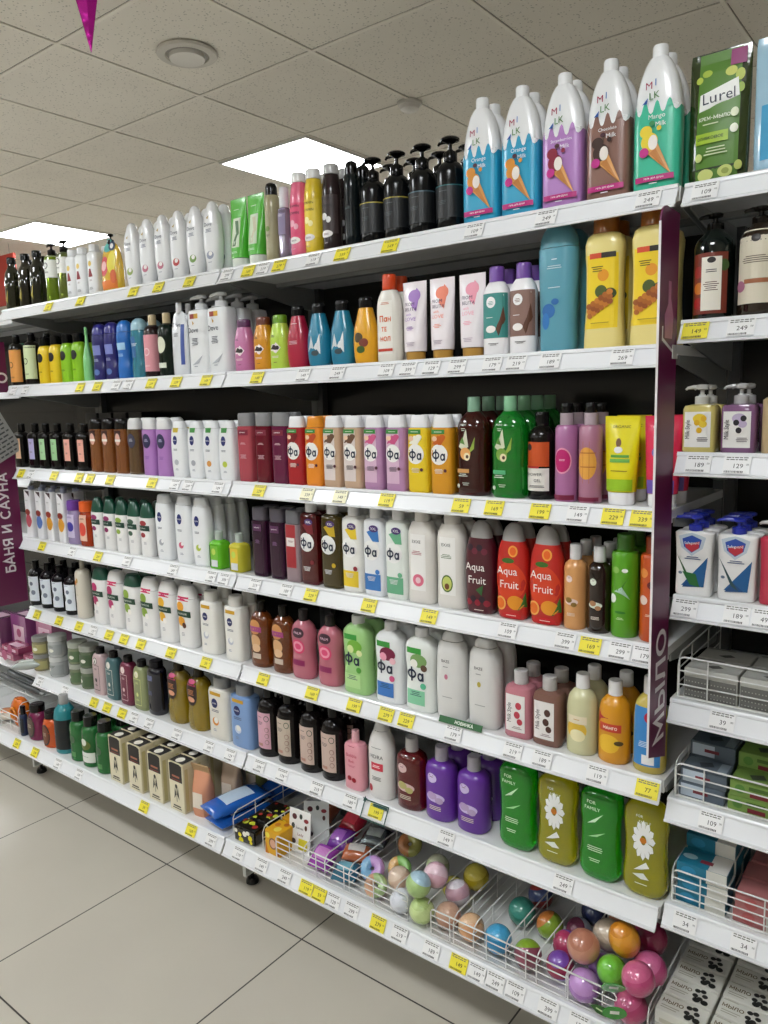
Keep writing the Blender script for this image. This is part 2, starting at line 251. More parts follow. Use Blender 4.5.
def prof(pts, t):
    if t <= pts[0][0]: return pts[0][1:]
    for i in range(len(pts)-1):
        t0, t1 = pts[i][0], pts[i+1][0]
        if t <= t1:
            f = (t-t0)/max(t1-t0, 1e-9); out = []
            for c in (1, 2):
                g = [p[c] for p in pts]
                if g[i] is None: out.append(None); continue
                def sl(k):
                    if k <= 0 or k >= len(pts)-1: return (g[min(k+1, len(pts)-1)]-g[max(k-1, 0)])/max(pts[min(k+1, len(pts)-1)][0]-pts[max(k-1, 0)][0], 1e-6)
                    a = (g[k]-g[k-1])/max(pts[k][0]-pts[k-1][0], 1e-6); b = (g[k+1]-g[k])/max(pts[k+1][0]-pts[k][0], 1e-6)
                    return 0 if a*b <= 0 else 2*a*b/(a+b)
                h = t1-t0; m0, m1 = sl(i)*h, sl(i+1)*h
                out.append((2*f**3-3*f*f+1)*g[i]+(f**3-2*f*f+f)*m0+(-2*f**3+3*f*f)*g[i+1]+(f**3-f*f)*m1)
            return tuple(out)
    return pts[-1][1:]
def section(g, n, a, b, w, d):
    if d is None: return w*a, w*a, 2
    return w*a, d*b, n
def sgp(c, e): return math.copysign(abs(c)**e, c)
def loft(geo, part, a, b, H, mb, bump=0, M=28):
    nm, n, pts = part; ts = []
    for i in range(len(pts)-1):
        k = max(1, min(6, int((pts[i+1][0]-pts[i][0])/.03)))
        if bump: k = max(k, 4)
        ts += [pts[i][0]+(pts[i+1][0]-pts[i][0])*j/k for j in range(k)]
    ts.append(pts[-1][0]); R = []
    for t in ts:
        w, d = prof(pts, t); A, B, nn = section(geo, n, a, b, w, d); ring = []
        for k in range(M):
            th = 2*math.pi*k/M; c, s = math.cos(th), math.sin(th); q = 1
            if bump and .06 < t < .74: q = 1+.05*math.sin(th*7)*math.sin(t*40)-.02
            ring.append((A*q*sgp(c, 2/nn), B*q*sgp(s, 2/nn), t*H))
        R.append(ring)
    mb.rings(R)
# printed art on the bottle front: u in half widths, v as share of the height
def R(u0, v0, u1, v1, c): return ('r', u0, v0, u1, v1, c)
def E(u, v, ru, rv, c): return ('e', u, v, ru, rv, c)
def T(s, u, v, size, c, rot=0, sx=1): return ('t', s, u, v, size, c, rot, sx)
def P(pts, c): return ('p', pts, c)
def LN(u, v, w, n, c): return ('n', u, v, w, n, c)
def art_mesh(g, a, H, art):
    G_ = G[g]; b = a*G_['r']; parts = G_['parts']
    def S(u, t, off):
        t = min(max(t, .002), .998); part = parts[0]
        for p_ in parts:
            if p_[2][0][0] <= t: part = p_
        w, d = prof(part[2], t); A, B, n = section(G_, part[1], a, b, w, d)
        if n <= 2.45:
            th = max(-2.3, min(2.3, u*a/A)); x = A*sgp(math.sin(th), 2/n); y = -B*sgp(math.cos(th), 2/n)
        else:
            x = max(-.985*A, min(.985*A, u*a)); y = -B*(1-abs(x/A)**n)**(1/n)
        nx, ny = sgp(x/A, n-1)/A, sgp(y/B, n-1)/B; l = math.hypot(nx, ny) or 1
        return (x+nx/l*off, y+ny/l*off, t*H)
    mb = MB(); mb.keep = True
    for k, e in enumerate(art):
        off = .0005+.00022*k; q = a/H
        def grid(u0, v0, u1, v1, off=off):
            nu = max(1, int(abs(u1-u0)/.16)); nv = max(1, int(abs(v1-v0)*14))
            vs = [S(u0+(u1-u0)*i/nu, v0+(v1-v0)*j/nv, off) for j in range(nv+1) for i in range(nu+1)]
            mb.add(vs, [(j*(nu+1)+i, j*(nu+1)+i+1, (j+1)*(nu+1)+i+1, (j+1)*(nu+1)+i) for j in range(nv) for i in range(nu)])
        if e[0] == 'r': mb.m(mat(e[5], 'l')); grid(*e[1:5])
        elif e[0] == 'n':
            _, u, v, w, n, c = e; mb.m(mat(c, 'l')); rr = random.Random(int(u*77+v*991+w*31+n))
            for i in range(n):
                ww = w*rr.uniform(.6, 1); vv = v+(n/2-i)*.1*q; grid(u-ww/2, vv, u+ww/2, vv+.04*q)
        elif e[0] == 'e':
            _, u, v, ru, rv, c = e; mb.m(mat(c, 'l')); vs = [S(u, v, off)]; N = 20; fs = []
            for r_ in (1, 2, 3):
                for j in range(N):
                    th = 2*math.pi*j/N; vs.append(S(u+ru*r_/3*math.cos(th), v+rv*q*r_/3*math.sin(th), off))
            for j in range(N):
                k2 = (j+1) % N; fs.append((0, 1+j, 1+k2))
                for r_ in (0, 1): fs.append((1+r_*N+j, 1+(r_+1)*N+j, 1+(r_+1)*N+k2, 1+r_*N+k2))
            mb.add(vs, fs)
        elif e[0] == 'p':
            _, pts, c = e; mb.m(mat(c, 'l')); cu = sum(p[0] for p in pts)/len(pts); cv = sum(p[1] for p in pts)/len(pts); N = len(pts)
            vs = [S(cu, cv, off)]+[S((p[0]+cu)/2, (p[1]+cv)/2, off) for p in pts]+[S(p[0], p[1], off) for p in pts]
            fs = []
            for j in range(N):
                k2 = (j+1) % N; fs += [(0, 1+j, 1+k2), (1+j, 1+N+j, 1+N+k2, 1+k2)]
            mb.add(vs, fs)
        elif e[0] == 't':
            _, s, u, v, size, c, rot, sx = e; mb.m(mat(c, 'l'))
            flat_text(mb, s, size, lambda x, y: S(u+x, v+y*q, off+.0003), rot, sx)
    return mb.mesh('label')
HP = math.pi/2
def nivea(c, top):
    A_ = [E(-.1, .66, .3, .42, '#16246a'), T('NIVEA', -.1, .66, .17, '#ffffff'), LN(-.1, .48, .7, 2, '#3c4660'), E(0, .27, .3, .26, c), LN(0, .13, .5, 2, '#8890a0')]
    if top: A_.append(R(-.3, .8, .35, .88, top))
    else: A_.append(E(.15, .29, .15, .14, '#f0f0f0'))
    return A_
def nivbig(c): return [R(-.6, .73, .45, .785, '#c8981c'), E(-.15, .6, .3, .32, '#14205c'), T('NIVEA', -.15, .6, .15, '#ffffff'), LN(-.1, .46, .7, 2, '#48506c'), E(-.1, .3, .3, .28, c), E(-.05, .32, .2, .2, '#f0f0ea'), LN(-.2, .14, .4, 2, '#8088a0')]
def dove(c): return [T('Dove', -.05, .68, .44, '#2c3c5c'), P([(-.25, .77), (.05, .8), (-.05, .75)], '#b89a3c'), LN(0, .58, .8, 3, '#5a6684'), E(.05, .25, .42, .32, c), E(.12, .27, .22, .18, '#f4f2f0'), LN(0, .14, .5, 1, '#8890a0')]
def dovepump(): return [R(-.55, .7, -.1, .76, '#9a3a30'), R(-.1, .7, .3, .76, '#d8a83c'), T('Dove', -.25, .56, .5, '#2a3448'), P([(-.3, .68), (-.1, .64), (-.25, .62)], '#c8a050'), LN(-.1, .4, .8, 5, '#4a5264'), P([(-.5, .12), (.6, .24), (.2, .14)], '#b4b8c0'), LN(-.1, .09, .5, 1, '#8890a0')]
def fa(c, ac, lt):
    w = '#f2f0ec'
    A_ = [E(-.12, .5, .82, .82, w)] if not lt else [R(-.86, .1, .5, .8, '#ddd0cc' if ac != '#d05888' else '#d8b4cc'), E(-.13, .5, .74, .74, w)]
    A_ += [T('Фа', -.12, .49, 1.1, '#16223e', 0, .85), P([(-.75, .63), (-.2, .74), (.5, .7), (.1, .62)], ac), E(.25, .72, .3, .2, ac), E(-.5, .7, .25, .2, '#f0c8a8'), R(-.8, .76, .45, .815, '#3a8a3c'), LN(-.15, .775, .9, 1, '#e8f4e0'), LN(-.1, .28, .9, 4, '#4a4450' if lt else '#f4ece0'), E(.5, .3, .14, .14, '#5a2a3a')]
    return A_
def faxxl(ac, lt): return ([R(-.85, .06, .75, .24, ac)] if lt else [])+[E(-.1, .5, .82, .8, '#f2f2f0'), P([(-.5, .7), (.6, .76), (.7, .6), (.1, .6)], ac), E(.2, .74, .45, .28, '#4a3070'), T('XXL', .2, .74, .3, '#ffffff'), T('Фа', -.12, .49, 1.08, '#16223e', 0, .85), LN(-.1, .18, .9, 4, '#e8e8ec'), E(.5, .27, .2, .2, '#8c2030' if ac == '#e8c830' else ac)]
def fabig(k):
    c = ['#b8e098', '#3c78c4', '#8ad0a8'][k]
    return [R(-.7, .7, .3, .77, '#3a9a3c'), E(.1, .62, .55, .4, ['#78b83c', '#7a1c40', '#7aa060'][k]), E(-.2, .58, .25, .25, ['#d8e8a0', '#f0a0b8', '#f4f4ec'][k]), E(.45, .54, .2, .2, ['#e8f0b0', '#f4c0cc', '#5a4030'][k]), T('Фа', -.12, .45, .95, '#12203c', 0, .9), R(-.7, .08, .5, .26, c), LN(-.1, .2, .8, 3, '#2c5060'), E(.4, .32, .18, .18, ['#58a83c', '#c85080', '#58b890'][k])]
def palmol(c): return [E(0, .45, .7, .9, '#f2f0ee'), E(-.1, .62, .55, .28, c), E(-.2, .4, .4, .26, c), R(-.95, .48, .8, .58, '#123c30'), T('PALMOLIVE', -.1, .53, .17, '#e8f0e8'), LN(.1, .24, .6, 3, '#a0a0a8')]
def palmbig(c, k): return ([R(-.6, .76, .6, .83, '#c81c5c')] if k else [])+[E(-.3, .66, .4, .38, c), E(-.25, .42, .4, .36, c), E(.05, .36, .22, .22, '#f4f0ec' if c != '#e8a020' else '#502818'), R(-.85, .5, .75, .6, '#123c2c'), T('PALMOLIVE', -.08, .55, .2, '#e8f0e8'), LN(-.1, .2, .4, 3, '#a0a0a8')]
def olive(): return [LN(0, .45, .9, 5, '#7a743c'), P([(-.3, .2), (.3, .4), (.2, .12)], '#a89a3c')]
def band(c, d, v0, v1, w): return [R(-w, v0, w, v1, c), E(0, (v0+v1)/2+.02, .4, .4, d), E(0, (v0+v1)/2+.02, .3, .3, c), LN(0, v0+.08, .9, 2, d)]
def redprint(): return [E(.0, .62, .3, .3, '#e8c860'), P([(-.4, .36), (-.2, .52), (.1, .52), (.4, .36)], '#8a1c28'), LN(0, .28, .6, 2, '#907078'), LN(0, .12, .8, 3, '#707078')]
def fruitpouch(): return [R(-.9, .05, .9, .2, '#e07820'), E(-.35, .45, .45, .6, '#d04048'), E(-.35, .45, .3, .3, '#f0c0c0'), E(-.1, .8, .5, .4, '#58b8b0'), E(.4, .5, .4, .7, '#e8d83c'), E(.35, .78, .35, .3, '#1c3a5c'), E(.3, .78, .16, .16, '#ffffff'), E(.55, .25, .3, .4, '#d8642c')]
def greentube(c): return [R(-.4, .3, .5, .72, '#cfe0c4'), P([(-.2, .32), (.2, .5), (-.1, .68), (.25, .68), (.42, .5), (.1, .32)], c), LN(-.1, .83, .7, 1, '#f0f8ea'), LN(-.1, .22, .8, 2, '#d8f0d0')]
def vita(c, l): return [R(-1.3, .2, 1.3, .64, c), T('VITAMIN', 0, .6, .34, '#1c1c1c'), T('VITAMIN', 0, .52, .34, '#1c1c1c'), E(-.2, .4, .35, .35, l), E(.3, .36, .25, .3, l), E(0, .2, .7, .35, '#f4f0f0'), LN(0, .19, .7, 2, '#705060'), LN(0, .09, .6, 1, '#d0c0c8')]
def blackpump(c): return [R(-1.5, .13, 1.5, .46, '#15181b'), R(-1.5, .46, 1.5, .472, c), LN(0, .4, .7, 1, '#5a6064'), LN(-.1, .28, .9, 3, '#4a5054')]
def milk(c, name, cc):
    A_ = []
    for i in range(8):
        u = -.95+i*.255; A_.append(P([(u-.14, .575), (u-.08, .54), (u, .528), (u+.08, .54), (u+.14, .575), (u, .58)], '#eceef0') if i % 2 else P([(u-.14, .56), (u-.07, .6), (u, .615), (u+.07, .6), (u+.14, .56), (u, .555)], c))
    A_ += [T('M', -.28, .72, .42, '#a01c4c'), T('I', .0, .735, .4, '#2c70c0'), T('L', -.18, .645, .4, '#3c8a3c'), T('K', .05, .65, .4, '#3c7a2c'), P([(-.55, .6), (-.3, .64), (-.35, .6)], '#2c60b0')]
    A_ += [T(name, .08, .5, .27 if len(name) < 7 else .2, '#f4f6f8'), T('Milk', .25, .45, .27, '#f4f6f8')]
    A_ += [P([(-.35, .27), (.15, .32), (.7, .1)], '#d89a54'), P([(-.2, .26), (.05, .29), (.55, .13)], '#c07c38'), E(-.2, .34, .36, .36, cc), E(-.35, .41, .26, .24, cc), E(-.05, .33, .2, .3, '#f0e8e0'), E(-.42, .27, .2, .2, '#c02888'), E(.2, .42, .1, .1, cc), E(-.1, .46, .12, .1, '#4a2430' if cc != '#e8d030' else '#2c8a4c')]
    A_ += [R(-.75, .065, .8, .105, '#b81c78'), T('гель для душа', .02, .085, .12, '#ffffff'), LN(0, .04, .4, 1, '#e8e8f0')]
    return A_
def luret(): return [R(-.72, .02, .74, .99, '#4c7c14'), R(-.98, .0, .98, .12, '#26380f'), E(-.7, .8, .16, .12, '#b8c84c'), E(-.4, .84, .18, .12, '#a8c040'), E(.35, .82, .2, .16, '#c8d060'), E(.7, .78, .2, .2, '#b8c850'), E(.75, .68, .16, .16, '#94b03c'), R(.3, .86, .96, .98, '#8c1c68'), P([(.42, .91), (.5, .94), (.6, .92), (.7, .94), (.6, .95)], '#f0d0e8'), E(.8, .92, .04, .1, '#f0d0e8'),
    P([(-.62, .55), (-.6, .68), (.62, .76), (.7, .62)], '#f2f4f0'), T('Lurel', .02, .645, .52, '#16243c', .06), T('КРЕМ-МЫЛО', -.1, .49, .17, '#e8f0d8'), LN(-.2, .43, .7, 1, '#d0e0b0'), R(-.7, .3, .35, .38, '#98bc1c'), T('ОЛИВКОВОЕ', -.2, .34, .14, '#2c4c10'), E(.55, .5, .15, .15, '#dce4c0'), E(.55, .38, .15, .15, '#e8ecd8'), E(-.55, .2, .14, .14, '#c8d880'), LN(0, .22, .7, 3, '#c8d8a8'), E(-.3, .06, .26, .2, '#c8d078'), E(.3, .07, .24, .2, '#b8c464'), E(.3, .07, .12, .1, '#8c9a3c'), E(.75, .1, .16, .16, '#b8c464')]
def proro(): return [LN(-.3, .6, .5, 2, '#1c1014'), E(-.2, .42, .3, .24, '#f4ecec'), P([(-.6, .36), (.1, .5), (.6, .4), (.1, .3)], '#f4e8ec'), E(.25, .4, .2, .18, '#2a1418'), E(-.05, .42, .14, .14, '#241014'), P([(-.5, .38), (-.2, .46), (.5, .4), (.1, .36)], '#241014'), LN(0, .22, .8, 2, '#f0e0e0'), LN(0, .12, .6, 1, '#5a3030')]
def belita(c): return [E(.1, .82, .5, .42, c), P([(-.1, .7), (.2, .92), (.55, .86), (.3, .62)], c), T('FROM', -.28, .72, .32, '#4a2850'), T('BELITA', -.15, .655, .32, '#4a2850'), T('with', -.25, .59, .26, c), T('LOVE', -.1, .53, .36, c), LN(-.1, .4, .6, 3, c), LN(0, .2, .7, 3, '#b8a8b8')]
def belb(c): return [R(-1.05, .2, 1.05, .7, c), E(-.1, .6, .38, .4, '#f4f4f4'), LN(-.1, .58, .5, 3, c), P([(.3, .3), (.8, .55), (.9, .4), (.5, .22)], '#5a3420'), E(-.1, .3, .4, .26, '#f0ece8'), LN(-.2, .42, .7, 1, '#f0f0f0'), LN(.1, .12, .8, 2, '#3a3438')]
def amberbig(): return [R(-.9, .16, .8, .72, '#f0d020'), R(-.6, .69, .2, .73, '#d8502c'), R(.0, .69, .7, .73, '#28241c'), E(.1, .56, .28, .28, '#e89a1c'), LN(-.2, .6, .6, 3, '#5a4c10'), E(.0, .44, .3, .3, '#4a5a20'), E(.45, .42, .28, .26, '#3a4a1c')]+[E(-.55+.2*i, .26+.035*j+.02*i, .14, .14, ['#b0641c', '#c87a24', '#9a5014'][(i+j) % 3]) for j in range(3) for i in range(6)]+[LN(0, .19, .9, 1, '#a88c1c')]
def pet(c): return [T('NEW', -.3, .72, .16, '#e8ece0'), LN(-.3, .66, .3, 2, '#c8d0c0'), P([(-.6, .5), (-.1, .68), (.05, .5), (-.3, .46)], '#d8d8c0'), P([(0, .42), (.45, .6), (.4, .48)], '#9ab048'), E(-.15, .43, .34, .34, c), E(-.05, .4, .2, .22, '#f0e0b8'), E(-.02, .4, .09, .1, '#4a2c18'), P([(-.5, .54), (-.3, .6), (-.15, .52)], '#5c8a3c'), R(-.7, .235, .1, .275, '#d8a060' if c == '#e8a860' else '#58b07c'), LN(-.3, .2, .7, 2, '#d8dcd0'), E(-.6, .1, .1, .12, '#c8ccc0'), LN(-.1, .11, .5, 2, '#c8ccc0')]
def sqmilk(c, d): return [R(-.8, .08, .75, .6, '#eae8e4'), E(.1, .5, .4, .3, c), E(.3, .42, .25, .22, c), E(-.05, .44, .17, .18, d), E(.35, .5, .17, .18, d), E(.1, .33, .17, .18, d), T('Milk Style', -.55, .34, .38, '#26202c', HP, .8), LN(.3, .18, .7, 3, '#807880')]
def sqb(c, tx): return [R(-.75, .1, .65, .66, '#ece8e6'), T(tx, -.45, .38, .44, '#3a2a2c', HP, .8), E(.2, .5, .22, .25, c), E(.1, .36, .22, .25, c), E(.3, .26, .2, .22, c), LN(.1, .15, .8, 2, '#8a7478')]
def soapb(c): return [R(-.8, .06, -.55, .62, '#2c5c2c'), R(-.5, .2, .6, .62, c), E(0, .46, .3, .35, '#c8e060'), R(-.4, .06, .55, .24, '#d8dce0')]
def aqua(k):
    if k == 0: A_ = [E(-.5+.32*i, .72-.04*(i % 2), .2, .2, ['#2a1426', '#6a1c34'][i % 2]) for i in range(4)]+[E(-.6+.3*i, .12+.04*(i % 2), .2, .2, ['#8c1c30', '#2a1426'][i % 2]) for i in range(5)]+[P([(-.1, .26), (.4, .32), (.3, .2)], '#2c5c2c')]
    else: A_ = [E(.2, .72, .3, .34, '#f0a040'), E(.2, .72, .2, .24, '#e8641c'), E(0, .4, .95, 1.15, '#d8401c'), E(-.1, .62, .4, .16, '#3c6a20'), E(-.6, .16, .36, .42, '#f0b058'), E(-.6, .16, .26, .32, '#e87020'), E(.35, .18, .5, .42, '#e09020'), P([(.5, .1), (.9, .3), (.95, .14)], '#2c6a24'), E(.1, .04, .6, .2, '#c81c20')]
    return A_+[T('Aqua', -.14, .5, .66, '#fbf6f2', 0, .95), T('Fruit', -.02, .37, .66, '#fbf6f2', 0, .95), LN(.1, .03, .8, 1, '#f0d8d0')]
def organ(c, d): return [E(-.2, .6, .3, .3, c), LN(-.2, .61, .3, 2, '#704858'), E(0, .33, .6, .28, c), E(-.2, .35, .3, .24, d), E(.25, .3, .25, .2, d), LN(0, .17, .8, 3, '#e8dccc')]
def safe(k):
    A_ = [P([(-.75, .74), (-.4, .77), (-.05, .79), (.3, .77), (.65, .74), (.5, .6), (-.05, .5), (-.6, .6)], '#c0ccd8'), P([(-.55, .71), (-.05, .76), (.45, .71), (.35, .61), (-.05, .54), (-.45, .61)], '#2a4fa8'), P([(-.4, .64), (.35, .69), (.3, .6), (-.05, .55), (-.35, .6)], '#c03040'), T('Safeguard', -.05, .66, .2, '#ffffff', .06), LN(0, .46, .9, 2, '#284a7c'), P([(-.55, .12), (.5, .42), (.75, .5), (.6, .12)], '#1c5c94'), P([(-.5, .1), (-.1, .22), (.45, .12)], '#174a80'), P([(-.82, .52), (-.1, .22), (.2, .12), (-.2, .18)], '#2a4a50' if k else '#2c5c2c'), E(-.6, .28, .1, .08, '#6a7a8c')]
    if not k: A_.append(P([(-.5, .3), (.2, .28), (.4, .12), (-.1, .14)], '#2c6a34'))
    return A_
def jarart(c): return [R(-1.5, .06, 1.5, .3, c), LN(0, .24, 1.2, 3, '#5a5c50'), R(-1.5, .55, 1.5, .8, c), LN(0, .74, 1.2, 3, '#5a5c50'), E(-.3, .18, .3, .2, '#e0e0d4'), E(.3, .66, .3, .2, '#e0e0d4')]
def natu(c): return [E(-.1, .72, .32, .34, c), E(-.1, .72, .25, .27, '#f0ece4'), P([(-.2, .7), (-.1, .77), (0, .7), (-.1, .67)], c), R(-.5, .1, -.46, .64, c), R(.46, .1, .5, .64, c), R(-.5, .1, .5, .112, c), R(-.5, .63, .5, .64, c), LN(0, .54, .6, 2, c), E(0, .32, .16, .2, c), LN(0, .2, .5, 2, c)]
def darklab(c, k): return [R(-.75, .12, .75, .64, c), LN(-.2, .56, .5, 1, '#4a3438'), LN(-.2, .47, .6, 3, '#5a4448'), E(.45, .56, .22, .24, '#2c4a3c'), E(.45, .56, .17, .19, c)]+[E(.45, .22+.09*i, .18, .2, '#a07c74') for i in range(3)]+[E(.45, .22+.09*i, .13, .15, c) for i in range(3)]+[R(-.4, .16, .1, .2, '#b88878')]
def daisy(k):
    if k == 0: return [T('FOR', -.3, .77, .24, '#e8f4e0'), T('FAMILY', -.25, .71, .24, '#e8f4e0'), P([(-.5, .55), (.3, .68), (-.1, .58)], '#cfe8c8'), P([(-.45, .42), (.4, .5), (.0, .44)], '#a8d8a0'), LN(-.1, .3, .9, 3, '#d8ecd0'), LN(-.1, .19, .7, 2, '#d8ecd0')]
    A_ = [T('FOR', -.15, .78, .17, '#f0f4e0'), T('FAMILY', .1, .73, .17, '#f0f4e0')]
    for i in range(12):
        th = 2*math.pi*i/12; c, s = math.cos(th), math.sin(th); q = .37
        A_.append(P([(.05+.12*c-.05*s, .56+(.12*s+.05*c)*q), (.05+.42*c-.1*s, .56+(.42*s+.1*c)*q), (.05+.52*c, .56+.52*s*q), (.05+.42*c+.1*s, .56+(.42*s-.1*c)*q), (.05+.12*c+.05*s, .56+(.12*s-.05*c)*q)], '#f0f2ee'))
    return A_+[E(.05, .56, .15, .15, '#c87818'), P([(-.35, .26), (.2, .36), (.35, .31), (0, .28)], '#eef0e8'), P([(-.4, .22), (.1, .25), (.35, .2), (0, .19)], '#e4e8dc'), LN(0, .13, .8, 1, '#e8ecd0')]

